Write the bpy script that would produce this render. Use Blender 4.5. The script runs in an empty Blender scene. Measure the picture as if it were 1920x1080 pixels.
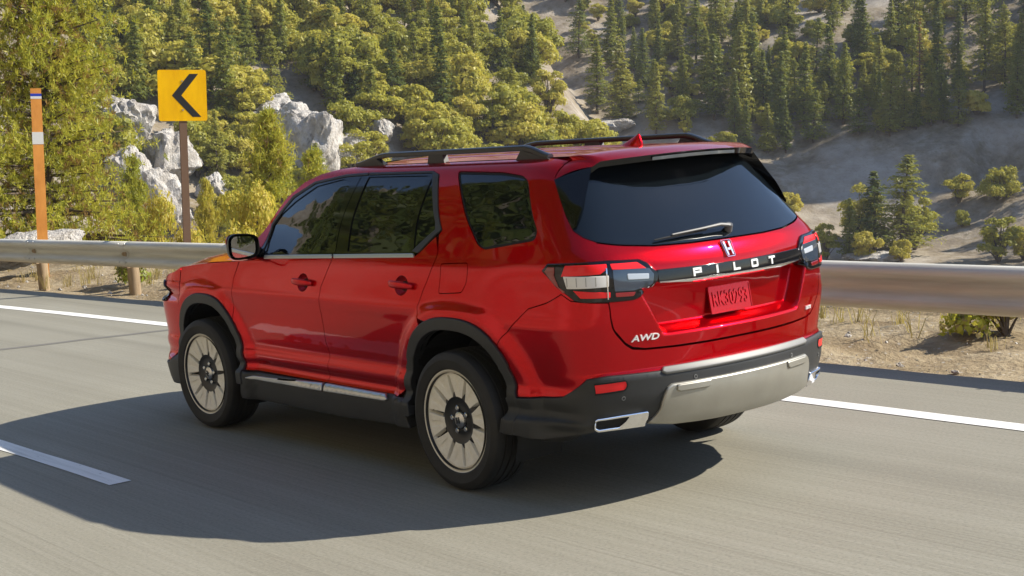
import bpy, bmesh, math, random
import numpy as np
from mathutils import Vector, Matrix, geometry
rng = np.random.default_rng(7); random.seed(7)
R = math.radians
scene = bpy.context.scene
COL = scene.collection

# ------------------------------------------------------------------ camera
cam_d = bpy.data.cameras.new('camera'); cam = bpy.data.objects.new('camera', cam_d); COL.objects.link(cam)
CAM_POS = np.array([-6.2583, 5.4672, 1.8975]); YAW, PITCH, ROLL = -.6678, -.1075, -.0682
def cam_axes():
    f = np.array([math.cos(PITCH) * math.cos(YAW), math.cos(PITCH) * math.sin(YAW), math.sin(PITCH)])
    r = np.array([math.sin(YAW), -math.cos(YAW), 0.]); u = np.cross(r, f)
    return math.cos(ROLL) * r + math.sin(ROLL) * u, math.cos(ROLL) * u - math.sin(ROLL) * r, f
_r, _u, _f = cam_axes()
cam.matrix_world = Matrix(((_r[0], _u[0], -_f[0], CAM_POS[0]), (_r[1], _u[1], -_f[1], CAM_POS[1]), (_r[2], _u[2], -_f[2], CAM_POS[2]), (0, 0, 0, 1)))
cam_d.sensor_width = 36; cam_d.lens = 36 * 2756.4 / 1920; cam_d.clip_start = .1; cam_d.clip_end = 3000
scene.camera = cam

# ------------------------------------------------------------------ sky, sun, exposure
SUN_TO = Vector((-.78, -1.10, 1.0)).normalized()          # direction towards the sun
world = bpy.data.worlds.new('World'); scene.world = world; world.use_nodes = True
wn = world.node_tree; bg = wn.nodes['Background']
sky = wn.nodes.new('ShaderNodeTexSky'); sky.sky_type = 'NISHITA'; sky.sun_disc = False
sky.sun_elevation = math.asin(SUN_TO.z); sky.sun_rotation = math.atan2(SUN_TO.x, SUN_TO.y)
sky.altitude = 1800; sky.air_density = 1.0; sky.dust_density = .6; sky.ozone_density = 2.0
wn.links.new(sky.outputs[0], bg.inputs[0]); bg.inputs[1].default_value = .11
sun_d = bpy.data.lights.new('sun', 'SUN'); sun_d.energy = 4.2; sun_d.angle = R(.53); sun_d.color = (1, .93, .80)
sun = bpy.data.objects.new('sun', sun_d); COL.objects.link(sun)
sun.rotation_euler = (-SUN_TO).to_track_quat('-Z', 'Y').to_euler(); sun.location = (0, -30, 40)
scene.view_settings.view_transform = 'Standard'; scene.view_settings.look = 'None'
scene.view_settings.exposure = 1.03; scene.view_settings.gamma = 1
scene.cycles.max_bounces = 6; scene.cycles.glossy_bounces = 3; scene.cycles.diffuse_bounces = 2
scene.cycles.use_denoising = True; scene.cycles.volume_bounces = 0
scene.cycles.sample_clamp_indirect = 6

# ------------------------------------------------------------------ helpers
def tag(o, label=None, cat=None, group=None, kind=None):
    if label: o['label'] = label
    if cat: o['category'] = cat
    if group: o['group'] = group
    if kind: o['kind'] = kind
    return o
def empty(name, loc=(0, 0, 0), parent=None):
    o = bpy.data.objects.new(name, None); COL.objects.link(o); o.location = loc; o.empty_display_size = .2
    if parent: o.parent = parent
    return o
def mk(name, verts, faces, mat, parent=None, smooth=True, normals=None, angle=None):
    me = bpy.data.meshes.new(name)
    me.from_pydata([tuple(map(float, v)) for v in verts], [], [tuple(map(int, f)) for f in faces])
    me.materials.append(mat)
    me.polygons.foreach_set('use_smooth', [bool(smooth)] * len(me.polygons))
    me.update()
    if angle is not None: me.set_sharp_from_angle(angle=R(angle))
    if normals is not None: me.normals_split_custom_set_from_vertices([tuple(map(float, n)) for n in normals])
    o = bpy.data.objects.new(name, me); COL.objects.link(o)
    if parent: o.parent = parent
    return o
class MB:
    """collects quads, boxes, tubes and lathes into one mesh"""
    def __init__(s): s.v = []; s.f = []
    def add(s, v, f):
        b = len(s.v); s.v += [tuple(map(float, q)) for q in v]; s.f += [tuple(int(i) + b for i in q) for q in f]; return s
    def box(s, c, size, rot=None):
        x, y, z = (t / 2 for t in size); c = Vector(c); P = [Vector(q) for q in ((-x, -y, -z), (x, -y, -z), (x, y, -z), (-x, y, -z), (-x, -y, z), (x, -y, z), (x, y, z), (-x, y, z))]
        if rot is not None: P = [rot @ q for q in P]
        return s.add([c + q for q in P], [(3, 2, 1, 0), (4, 5, 6, 7), (0, 1, 5, 4), (1, 2, 6, 5), (2, 3, 7, 6), (3, 0, 4, 7)])
    def grid(s, P, closed_u=False, closed_v=False, flip=False):
        P = np.asarray(P, float); n, m = P.shape[:2]; F = []
        for i in range(n if closed_u else n - 1):
            for j in range(m if closed_v else m - 1):
                q = (i * m + j, ((i + 1) % n) * m + j, ((i + 1) % n) * m + (j + 1) % m, i * m + (j + 1) % m)
                F.append(q[::-1] if flip else q)
        return s.add(P.reshape(-1, 3), F)
    def tube(s, pts, rad, k=8, caps=True):
        pts = [Vector(p) for p in pts]; rad = rad if hasattr(rad, '__len__') else [rad] * len(pts); rows = []
        for i, p in enumerate(pts):
            d = (pts[min(i + 1, len(pts) - 1)] - pts[max(i - 1, 0)]).normalized()
            a = d.orthogonal().normalized() if i == 0 else (a - d * a.dot(d)).normalized()
            b = d.cross(a)
            rows.append([p + (a * math.cos(t) + b * math.sin(t)) * rad[i] for t in (2 * math.pi * q / k for q in range(k))])
        b0 = len(s.v); s.grid(rows, closed_v=True, flip=False)
        if caps:
            n = len(pts); s.f.append(tuple(b0 + q for q in range(k))[::1]); s.f.append(tuple(b0 + (n - 1) * k + q for q in range(k))[::-1])
        return s
    def lathe_y(s, prof, k=64, c=(0, 0, 0), closed=False):
        """profile of (r, y) turned about the y axis"""
        P = [[(c[0] + r * math.cos(t), c[1] + y, c[2] + r * math.sin(t)) for r, y in prof] for t in (2 * math.pi * q / k for q in range(k))]
        return s.grid(P, closed_u=True, closed_v=closed)
    def prism(s, poly, f0, f1):
        """poly of 2D points; f0, f1 map a 2D point to the back and the front"""
        n = len(poly); b = len(s.v)
        s.v += [tuple(f0(*q)) for q in poly] + [tuple(f1(*q)) for q in poly]
        s.f.append(tuple(range(b, b + n))[::-1]); s.f.append(tuple(range(b + n, b + 2 * n)))
        for i in range(n): j = (i + 1) % n; s.f.append((b + i, b + j, b + n + j, b + n + i))
        return s
    def build(s, name, mat, parent=None, smooth=False, angle=None): return mk(name, s.v, s.f, mat, parent, smooth or angle is not None, None, angle)

# ------------------------------------------------------------------ materials
MATS = {}
def new_mat(name):
    m = bpy.data.materials.new(name); m.use_nodes = True; nt = m.node_tree
    return m, nt, nt.nodes['Principled BSDF']
def pbr(name, col, rough=.5, metal=0., coat=0., coat_rough=.03, spec=.5, **kw):
    if name in MATS: return MATS[name]
    m, nt, b = new_mat(name)
    b.inputs['Base Color'].default_value = (*col, 1); b.inputs['Roughness'].default_value = rough
    b.inputs['Metallic'].default_value = metal; b.inputs['Coat Weight'].default_value = coat
    b.inputs['Coat Roughness'].default_value = coat_rough; b.inputs['Specular IOR Level'].default_value = spec
    for k, v in kw.items(): b.inputs[k].default_value = v
    MATS[name] = m; return m
class NT:
    """small node builder"""
    def __init__(s, nt): s.nt = nt
    def n(s, t, ins=None, **props):
        n = s.nt.nodes.new('ShaderNode' + t)
        for k, v in props.items(): setattr(n, k, v)
        for k, v in (ins or {}).items(): s.set(n.inputs[k], v)
        return n
    def set(s, inp, v):
        if isinstance(v, bpy.types.NodeSocket): s.nt.links.new(v, inp)
        elif isinstance(v, bpy.types.Node): s.nt.links.new(v.outputs[0], inp)
        elif isinstance(v, (tuple, list)) and len(v) == 3 and inp.type == 'RGBA': inp.default_value = (*v, 1)
        else: inp.default_value = v
    def ramp(s, fac, stops, interp='LINEAR'):
        n = s.nt.nodes.new('ShaderNodeValToRGB'); e = n.color_ramp; e.interpolation = interp
        while len(e.elements) < len(stops): e.elements.new(.5)
        for q, (p, c) in zip(e.elements, stops): q.position = p; q.color = (*c, 1) if hasattr(c, '__len__') else (c, c, c, 1)
        s.set(n.inputs[0], fac); return n.outputs[0]
    def mix(s, fac, a, b, mode='MIX'):
        n = s.nt.nodes.new('ShaderNodeMix'); n.data_type = 'RGBA'; n.blend_type = mode
        s.set(n.inputs[0], fac); s.set(n.inputs[6], a); s.set(n.inputs[7], b); return n.outputs[2]
    def math(s, op, a, b=0., c=0.):
        n = s.nt.nodes.new('ShaderNodeMath'); n.operation = op
        s.set(n.inputs[0], a); s.set(n.inputs[1], b); s.set(n.inputs[2], c); return n.outputs[0]
    def noise(s, vec, scale, detail=4, rough=.55, out=0, dist=0.):
        n = s.n('TexNoise', {'Scale': scale, 'Detail': detail, 'Roughness': rough, 'Distortion': dist})
        if vec is not None: s.set(n.inputs['Vector'], vec)
        return n.outputs[out]
    def mapping(s, vec, scale=(1, 1, 1), loc=(0, 0, 0), rot=(0, 0, 0)):
        n = s.n('Mapping'); s.set(n.inputs['Vector'], vec); n.inputs['Scale'].default_value = scale; n.inputs['Location'].default_value = loc; n.inputs['Rotation'].default_value = rot; return n.outputs[0]
    def bump(s, h, strength=.3, dist=.01):
        n = s.n('Bump', {'Strength': strength, 'Distance': dist}); s.set(n.inputs['Height'], h); return n.outputs[0]
    def obj(s): return s.n('TexCoord').outputs['Object']
    def geo(s): return s.n('NewGeometry').outputs['Position']
# ------------------------------------------------------------------ the lie of the land
FWD = np.array([math.cos(YAW), math.sin(YAW)]); RGT = np.array([math.sin(YAW), -math.cos(YAW)])
def road_y(x): x = np.clip(x, -80, 90); return .02 * x + .0018 * x * x * np.where(x < 0, .6, 1)
_hash = np.random.default_rng(3).random((256, 256))
def vnoise(x, y):
    xi, yi = np.floor(x).astype(int), np.floor(y).astype(int); fx, fy = x - xi, y - yi; fx, fy = fx * fx * (3 - 2 * fx), fy * fy * (3 - 2 * fy)
    h = lambda a, b: _hash[a % 256, b % 256]
    return (h(xi, yi) * (1 - fx) + h(xi + 1, yi) * fx) * (1 - fy) + (h(xi, yi + 1) * (1 - fx) + h(xi + 1, yi + 1) * fx) * fy - .5
def fbm(x, y, o=4): return sum(vnoise(x * 2 ** i + 17 * i, y * 2 ** i + 5 * i) * .5 ** i for i in range(o))
def smin(a, b, k): h = np.clip(.5 + .5 * (b - a) / k, 0, 1); return b * (1 - h) + a * h - k * h * (1 - h)
def smax(a, b, k): return -smin(-a, -b, k)
def sst(a, b, x):
    t = np.clip((x - a) / (b - a), 0, 1); return t * t * (3 - 2 * t)
def sd(x, y): dx, dy = x - CAM_POS[0], y - CAM_POS[1]; return dx * RGT[0] + dy * RGT[1], dx * FWD[0] + dy * FWD[1]
def xy(s, d): return CAM_POS[0] + s * RGT[0] + d * FWD[0], CAM_POS[1] + s * RGT[1] + d * FWD[1]
def land(x, y):
    x, y = np.broadcast_arrays(np.asarray(x, float), np.asarray(y, float))
    s, d = sd(x, y); yr = y - road_y(x)
    q = -yr - 6.2                                                    # distance past the verge on the right
    near = -.18 - .62 * np.maximum(q, 0) * sst(0, 3, q) + .9 * fbm(x / 5, y / 5) * sst(1, 6, q)
    floor_ = -15.5 + 2.2 * fbm(x / 22, y / 22)
    near = smax(near, floor_, 3)
    # left spur, sunlit, with its crest running down to the right; the gully behind it
    zl = -6 + .5 * (d - 120 - .9 * (s + 25)) + 5.0 * fbm(s / 26, d / 26) + 1.2 * fbm(s / 6, d / 6)
    sc = 9 - .44 * (d - 165) + 4 * fbm(s / 15 + 9, d / 15)
    zl = zl - .85 * np.maximum(s - sc, 0) * sst(0, 6, s - sc)
    # right hillside above the bench and its cut bank
    zb = -4.2 + .075 * (s - 33)
    zr = zb + .48 * (d - 187) + .06 * np.maximum(s - 20, 0) + 4.5 * fbm(s / 24 + 40, d / 24) + 1.0 * fbm(s / 6, d / 6)
    zr = np.where(s > 68, smin(zr + 1.4 * np.maximum(s - 68, 0) * sst(172, 180, d), np.maximum(zr, 48 - 70 * sst(188, 199, d)), 3), zr)
    bank = -9.2 + .012 * (s - 33) + (d - 177.5) * 1.25 + 2.6 * fbm(s / 5.5, d / 14) + 1.3 * fbm(s / 2.2, d / 5)                       # cut face
    bench = np.where(d < 177.5, -9.0 - .30 * np.maximum(168.5 - d, 0) + .8 * fbm(s / 7, d / 7) * sst(169, 160, d), bank)
    right = np.where(d < 190, np.where(s > 68, np.maximum(smin(bench, zr, .8), zr * sst(172, 180, d) * sst(68, 74, s) - 9 * (1 - sst(68, 74, s))), smin(bench, zr, .8)), zr)
    hill = smax(zl, right, 1.2)
    hill = smin(hill, -15 + .9 * (q - 15), 6)
    rightside = smax(near, hill, 2.0)
    rightside = smin(rightside, 62 + .05 * d, 10)
    # left of the road: verge, pale rock cut, wooded slope
    p = yr - 8.4
    cut = -.25 + np.maximum(p, 0) * 2.3 * sst(0, 2.0, p) + 1.3 * fbm(x / 3.2, y / 3.2, 5) * sst(.5, 2, p)
    cut = np.where(p > 3, smin(cut, 8.0 + 1.5 * (p - 3.5) + 2.5 * fbm(x / 14, y / 14), 1.5), cut); cut = smin(cut, 80., 12)
    z = np.where(yr < 0, np.where(q > 0, rightside, -.18), np.where(p > 0, cut, -.22))
    return z
def axis(lo, hi, step, far, n):
    g = np.arange(lo, hi + .01, step); e = np.geomspace(step, far, n).cumsum(); e = e * (far / e[-1])
    return np.concatenate([lo - e[::-1], g, hi + e])
def surface_mats():
    # hillside: pale granite sand, rock and dry brush
    m, nt, b = new_mat('granite_sand'); k = NT(nt); P = k.geo()
    big = k.noise(P, .055, 5, .6); mid = k.noise(P, .5, 6, .65); fine = k.noise(P, 3.2, 5, .7)
    col = k.ramp(mid, [(.28, (.15, .118, .085)), (.5, (.25, .208, .155)), (.72, (.37, .325, .265))])
    scrub = k.ramp(k.noise(P, .9, 5, .7), [(.52, 0.), (.64, 1.)])
    col = k.mix(k.math('MULTIPLY', scrub, .55), col, (.17, .13, .055))
    col = k.mix(k.ramp(big, [(.50, 0.), (.62, .7)]), col, (.42, .38, .33))
    col = k.mix(k.ramp(fine, [(.30, .40), (.46, 0.)]), col, (.11, .095, .075))
    k.set(b.inputs['Base Color'], col); b.inputs['Roughness'].default_value = .95; b.inputs['Specular IOR Level'].default_value = .1
    k.set(b.inputs['Normal'], k.bump(k.math('ADD', mid, k.math('MULTIPLY', fine, .35)), .35, .8)); MATS['land'] = m
    # carriageway: pale worn concrete, grooved along the lane
    m, nt, b = new_mat('worn_pavement'); k = NT(nt); P = k.geo()
    st1 = k.noise(k.mapping(P, (.10, 34, 1)), 1, 4, .6); st2 = k.noise(k.mapping(P, (.22, 90, 1)), 1, 3, .6); st3 = k.noise(k.mapping(P, (.03, 2.4, 1)), 1, 4, .55)
    blot = k.noise(P, .35, 5, .6); grit = k.noise(P, 55, 3, .7)
    v = k.math('ADD', k.math('MULTIPLY', st1, .45), k.math('ADD', k.math('MULTIPLY', st2, .40), k.math('MULTIPLY', st3, .5)))
    col = k.ramp(v, [(.42, (.165, .150, .114)), (.60, (.234, .220, .174)), (.85, (.292, .277, .225))])
    col = k.mix(k.ramp(blot, [(.35, .30), (.6, 0.)]), col, (.185, .17, .132))
    col = k.mix(k.ramp(k.noise(k.mapping(P, (.035, 1.1, 1), (3, .35, 0)), 1, 3, .5), [(.60, 0.), (.70, .35)]), col, (.135, .125, .098))
    col = k.mix(k.ramp(grit, [(.36, .30), (.5, 0.)]), col, (.10, .095, .078)); col = k.mix(k.ramp(grit, [(.58, 0.), (.70, .25)]), col, (.40, .38, .32))
    k.set(b.inputs['Base Color'], col); b.inputs['Roughness'].default_value = .82; b.inputs['Specular IOR Level'].default_value = .3
    k.set(b.inputs['Normal'], k.bump(k.math('ADD', st2, k.math('MULTIPLY', grit, .6)), .25, .006)); MATS['road'] = m
    m, nt, b = new_mat('road_paint'); k = NT(nt); P = k.geo()
    w = k.noise(k.mapping(P, (.5, 20, 1)), 1, 5, .65); ch = k.noise(k.mapping(P, (7, 22, 1)), 1, 5, .7)
    k.set(b.inputs['Base Color'], k.mix(k.ramp(ch, [(.30, .75), (.40, 0.)]), k.ramp(w, [(.25, (.52, .505, .46)), (.45, (.74, .73, .69)), (.7, (.82, .81, .78))]), (.26, .245, .20))); b.inputs['Roughness'].default_value = .7; MATS['paint'] = m
    m, nt, b = new_mat('tar'); b.inputs['Base Color'].default_value = (.15, .14, .12, 1); b.inputs['Roughness'].default_value = .8; MATS['tar'] = m
    # verge: pale dust, grit and dry litter
    m, nt, b = new_mat('dusty_verge'); k = NT(nt); P = k.geo()
    a = k.noise(k.mapping(P, (.55, 1.5, 1)), 1.1, 6, .65); c = k.noise(P, 9, 5, .7); s_ = k.n('TexVoronoi', {'Scale': 13.}); k.set(s_.inputs['Vector'], P)
    col = k.ramp(a, [(.28, (.165, .12, .068)), (.5, (.30, .235, .145)), (.72, (.42, .35, .24))])
    col = k.mix(k.ramp(c, [(.35, .5), (.55, 0.)]), col, (.17, .125, .08))
    col = k.mix(k.ramp(s_.outputs['Distance'], [(.10, .55), (.22, 0.)]), col, (.46, .43, .39))
    k.set(b.inputs['Base Color'], col); b.inputs['Roughness'].default_value = .95; b.inputs['Specular IOR Level'].default_value = .1
    k.set(b.inputs['Normal'], k.bump(k.math('ADD', a, c), .8, .06)); MATS['verge'] = m
    # rock
    m, nt, b = new_mat('pale_granite'); k = NT(nt); P = k.geo()
    a = k.noise(P, .8, 7, .68); c = k.noise(k.mapping(P, (1, 1, .4)), 2.6, 6, .7)
    col = k.ramp(a, [(.30, (.32, .285, .245)), (.5, (.56, .52, .47)), (.7, (.74, .71, .66))])
    col = k.mix(k.ramp(c, [(.33, .7), (.45, 0.)]), col, (.15, .13, .11))
    k.set(b.inputs['Base Color'], col); b.inputs['Roughness'].default_value = .9
    k.set(b.inputs['Normal'], k.bump(k.math('ADD', a, c), 1., .5)); MATS['rock'] = m
    m, nt, b = new_mat('timber_post'); k = NT(nt); P = k.obj()
    a = k.noise(k.mapping(P, (22, 22, 2.2)), 1, 5, .6)
    k.set(b.inputs['Base Color'], k.ramp(a, [(.3, (.20, .135, .075)), (.7, (.38, .28, .17))])); b.inputs['Roughness'].default_value = .85; MATS['timber'] = m
    m, nt, b = new_mat('galvanised_steel'); k = NT(nt); P = k.geo()
    a = k.noise(k.mapping(P, (.5, 1, 9)), 1.6, 6, .65); c = k.noise(k.mapping(P, (2, 2, 30)), 1, 4, .6)
    k.set(b.inputs['Base Color'], k.ramp(a, [(.3, (.46, .435, .37)), (.6, (.62, .60, .53)), (.8, (.70, .68, .62))])); b.inputs['Metallic'].default_value = .2
    k.set(b.inputs['Roughness'], k.ramp(c, [(.3, .50), (.7, .66)])); MATS['steel'] = m
surface_mats()

def sign_mats():
    for nm, c0, c1 in (('sign_yellow', (.74, .37, .0), (.88, .49, .0)), ('marker_orange', (.60, .235, .05), (.78, .34, .08))):
        m, nt, b = new_mat(nm); k = NT(nt); P = k.obj(); a = k.noise(k.mapping(P, (3, 3, 1.2)), 1.4, 5, .65)
        k.set(b.inputs['Base Color'], k.ramp(a, [(.32, c0), (.62, c1)])); b.inputs['Roughness'].default_value = .6; b.inputs['Specular IOR Level'].default_value = .15; MATS[nm] = m
sign_mats()
pbr('sign_black', (.008, .008, .008), .5)
pbr('band_blue', (.015, .045, .42), .35); pbr('band_white', (.72, .72, .70), .4); pbr('bolt', (.4, .4, .4), .4, .9)

# ground: one sheet out to the horizon, finer where the camera looks
S_ = axis(-110, 120, 1.3, 1500, 16); D_ = axis(-60, 262, 1.3, 1500, 16)
ss, dd = np.meshgrid(S_, D_, indexing='ij'); gx, gy = xy(ss, dd); gz = land(gx, gy)
far_ = sst(300, 800, np.hypot(ss, dd)); gz = gz * (1 - far_) + far_ * np.where(gz > 20, gz, -4)
ground = MB().grid(np.stack([gx, gy, gz], -1)).build('ground', MATS['land'], None, True); tag(ground, kind='structure')
# verge to the right of the pavement, with its own fine relief
xs_ = np.arange(-14, 40, .16); ys_ = np.concatenate([np.linspace(-3.02, -6.2, 30), np.linspace(-6.4, -12.5, 24)])
vx, vy = np.meshgrid(xs_, ys_, indexing='ij'); yy = vy + road_y(vx)
vz = np.where(vy > -6.2, -.03, 0) + np.where(vy <= -6.2, np.maximum(land(vx, yy), -20) + .14, 0)
vz = vz - .012 + (.13 * fbm(vx / .9, yy / .7, 4) + .06 * fbm(vx / .22, yy / .22, 2)) * sst(-3.05, -3.7, vy)
verge = MB().grid(np.stack([vx, yy, vz], -1), flip=True).build('verge', MATS['verge'], None, True); tag(verge, kind='structure')
# carriageway and markings: sheets a few millimetres apart that follow the bend
def strip(name, x0, x1, y0, y1, z, mat, kind='structure', step=.5, wob=0.):
    X = np.arange(x0, x1 + .01, step) if x1 - x0 > step else np.array([x0, x1])
    A = np.stack([X, y0 + road_y(X) + wob * fbm(X * 1.3, X * 0 + 3), X * 0 + z], 1); B = np.stack([X, y1 + road_y(X) + wob * fbm(X * 1.3, X * 0 + 9), X * 0 + z], 1)
    o = MB().grid([A, B], flip=True).build(name, mat, None, True); tag(o, kind=kind); return o
strip('road', -80, 90, -3.10, 8.6, 0.0, MATS['road'], wob=.05)
strip('edge_line', -80, 90, -1.955, -1.79, .004, MATS['paint'], wob=.012)
strip('edge_line', -80, 90, 5.75, 5.90, .004, MATS['paint'], wob=.012)
for k_ in range(-4, 6):
    x0 = 1.82 + 12.19 * k_; strip('lane_line', x0, x0 + 3.15, 1.985, 2.125, .004, MATS['paint'], wob=.012, step=.25)
# a sealed joint wandering across the lane
jt = np.array([(8.95, 1.6), (8.85, .9), (8.82, .32), (8.62, -.5), (8.38, -1.3), (8.3, -1.75)]); tq = np.linspace(0, 5, 40)
jx = np.interp(tq, range(6), jt[:, 0]) + .04 * fbm(tq * 2, tq * 0); jy = np.interp(tq, range(6), jt[:, 1])
tag(MB().grid([np.stack([jx - .06, jy, tq * 0 + .0025], 1), np.stack([jx + .07, jy, tq * 0 + .0025], 1)], flip=True).build('sealed_joint', MATS['tar']), kind='structure')

# ------------------------------------------------------------------ guard rail: lapped beams on timber posts
RAIL_Y, RZ0, RZ1 = -3.56, .352, .705
rail_root = empty('guard_rail', (0, RAIL_Y, 0)); tag(rail_root, 'long galvanised steel crash barrier on timber posts along the road edge', 'guard rail')
beam = [(-.012, 0), (.006, .012), (.040, .040), (.046, .075), (.040, .11), (.004, .145), (-.014, .175), (-.016, .2025)]
beam = [(a * 1.35, z * .89) for a, z in beam + [(a, .405 - z) for a, z in beam[-2::-1]]]
POSTS = [13.15 - 2.87 * i for i in range(-14, 8)]
for i, xp in enumerate(POSTS[:-1]):
    X = np.linspace(xp + .14, POSTS[i + 1] - .14, 8); rows = []
    for x in X:
        t = .02 + .0036 * x; nrm = np.array([-t, 1.]) / math.hypot(1, t)
        rows.append([(x + nrm[0] * (a + .0035 * (i % 2)), RAIL_Y + road_y(x) + nrm[1] * (a + .0035 * (i % 2)) - RAIL_Y, RZ0 + z) for a, z in beam])
    o = MB().grid(rows, flip=False).build('rail_beam', MATS['steel'], rail_root, True, angle=50)
    so = o.modifiers.new('thick', 'SOLIDIFY'); so.thickness = .003; so.offset = -1
    # bolts at the lap
    bm = MB()
    for zz in (.075, .33):
        for dx in (-.09, .09):
            x = xp + dx - .1; bm.lathe_y([(.014, 0), (.014, .010), (.006, .014), (0, .014)], 8, c=(x, road_y(x) + .060, RZ0 + zz))
    bm.build('bolt', MATS['bolt'], o, False)['kind'] = 'stuff'
for xp in POSTS:
    y0 = road_y(xp) - .13
    pm = MB(); pr = [(xp + .085 * math.cos(a) * (1 + .04 * math.sin(3 * a)), y0 + .085 * math.sin(a)) for a in np.linspace(0, 2 * math.pi, 14, endpoint=False)]
    pm.prism(pr, lambda a, b: (a, b, -.35), lambda a, b: (a + .004, b, .66)); pm.build('post', MATS['timber'], rail_root, angle=50)
    MB().box((xp, y0 + .115 - .02, .50), (.15, .045, .33)).build('spacer_block', MATS['timber'], rail_root)

# ------------------------------------------------------------------ curve sign and marker post behind the rail
LEAN = Matrix.Rotation(R(3.2), 3, Vector((FWD[0], FWD[1], 0)))
def ray_px(px, py):
    d = _f * 2756.4 + _r * (px - 960) + _u * (540 - py); return d / np.linalg.norm(d)
def at_depth(px, py, depth): d = ray_px(px, py); return CAM_POS + d * depth / float(d @ _f)
def curve_sign():
    c = at_depth(342, 179, 20.6); g = (c[0], c[1], -.3)
    base_ = Vector(c) - LEAN @ Vector((0, 0, float(c[2]))); root = empty('curve_sign', base_); tag(root, 'yellow square road sign with a black arrow bend on a timber post', 'road sign')
    root.rotation_euler = LEAN.to_euler()
    yaw = math.atan2(CAM_POS[1] - c[1], CAM_POS[0] - c[0]) + R(7)           # facing drivers
    Rz = Matrix.Rotation(yaw, 3, 'Z'); h = float(c[2]); W2, H2 = .335, .355
    T = lambda a, b, o_: Rz @ Vector((o_, a, h + b))
    sq = rnd_loop([(-W2, -H2), (W2, -H2), (W2, H2), (-W2, H2)], .035)
    m = MB(); m.prism(sq, lambda a, b: T(a, b, 0), lambda a, b: T(a, b, .004)); m.build('sign_panel', MATS['sign_yellow'], root)
    t = .088
    for sgn in (1, -1):
        q = [(-.135, 0), (-.135 + .0, 0)]
    che = [(-.145, 0), (.105, .300), (.228, .300), (-.015, 0), (.228 + .025, -.300), (.105 + .025, -.300)]
    che = [(-a, b) for a, b in che]                                       # seen from the road the tip points left
    che = [(-a, b) for a, b in che]
    m = MB(); m.prism(che, lambda a, b: T(a, b, .0045), lambda a, b: T(a, b, .0062)); m.build('arrow', MATS['sign_black'], root)
    m = MB(); m.box((0, 0, (h + H2 * .9) / 2 - .6), (.10, .10, h + H2 * .9 + 1.0), Rz); o = m.build('sign_post', pbr('rusty_brown', (.15, .085, .05), .8), root); o.location = Rz @ Vector((-.056, 0, 0))
    for b in (-.2, .2): MB().box(T(0, b, .008), (.012, .02, .02), Rz).build('bolt', MATS['bolt'], root)
def rnd_loop(P, r, n=5):
    out = []
    for i in range(len(P)):
        p, a, b = (Vector(P[i]), Vector(P[i - 1]), Vector(P[(i + 1) % len(P)]))
        A, B = p + (a - p).normalized() * r, p + (b - p).normalized() * r
        for t in np.linspace(0, 1, n): q = A * (1 - t) ** 2 + p * 2 * t * (1 - t) + B * t * t; out.append((q.x, q.y))
    return out
curve_sign()
def marker_post():
    c = at_depth(67, 172, 24.2); base_ = Vector(c) - LEAN @ Vector((0, 0, float(c[2]))); root = empty('marker_post', base_); root.rotation_euler = LEAN.to_euler()
    tag(root, 'tall orange marker post with blue and white bands behind the barrier', 'marker post')
    h = float(c[2]); yaw = math.atan2(CAM_POS[1] - c[1], CAM_POS[0] - c[0]); Rz = Matrix.Rotation(yaw, 3, 'Z'); w = .17
    def seg(nm, z0, z1, mat, e=0., t=.05):
        MB().box((0, 0, (z0 + z1) / 2), (t + e, w + e, z1 - z0), Rz).build(nm, mat, root)
    seg('shaft', -1.2, h - .115, MATS['marker_orange']); seg('cap', h - .03, h + .055, MATS['marker_orange'])
    seg('band', h - .075, h - .03, MATS['band_blue'], .004); seg('band', h - .115, h - .075, MATS['band_white'], .004)
    seg('band', h - .86, h - .66, MATS['band_white'], .006)
marker_post()
# small weathered delineator block on the verge under the rail
# ------------------------------------------------------------------ SUV body surface (numpy)
# car frame: x forward, y left, z up, origin on the road under the rear axle
def hermite(xs, ys, x):
    """smooth (monotone-ish) cubic interpolation"""
    xs = np.asarray(xs, float); ys = np.asarray(ys, float); x = np.asarray(x, float)
    d = np.diff(ys) / np.diff(xs)
    m = np.concatenate([[d[0]], (d[1:] + d[:-1]) / 2, [d[-1]]])
    s = np.sign(d[1:]) * np.sign(d[:-1]) > 0
    h = 2 * d[1:] * d[:-1] / np.where(np.abs(d[1:] + d[:-1]) < 1e-9, 1, d[1:] + d[:-1])
    m[1:-1] = np.where(s, h, 0)
    i = np.clip(np.searchsorted(xs, x) - 1, 0, len(xs) - 2)
    L = xs[i + 1] - xs[i]; t = (x - xs[i]) / L
    t2, t3 = t * t, t * t * t
    return ys[i] * (2 * t3 - 3 * t2 + 1) + m[i] * L * (t3 - 2 * t2 + t) + ys[i + 1] * (3 * t2 - 2 * t3) + m[i + 1] * L * (t3 - t2)
def sstep(a, b, x):
    t = np.clip((x - a) / (b - a), 0, 1); return t * t * (3 - 2 * t)

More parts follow.
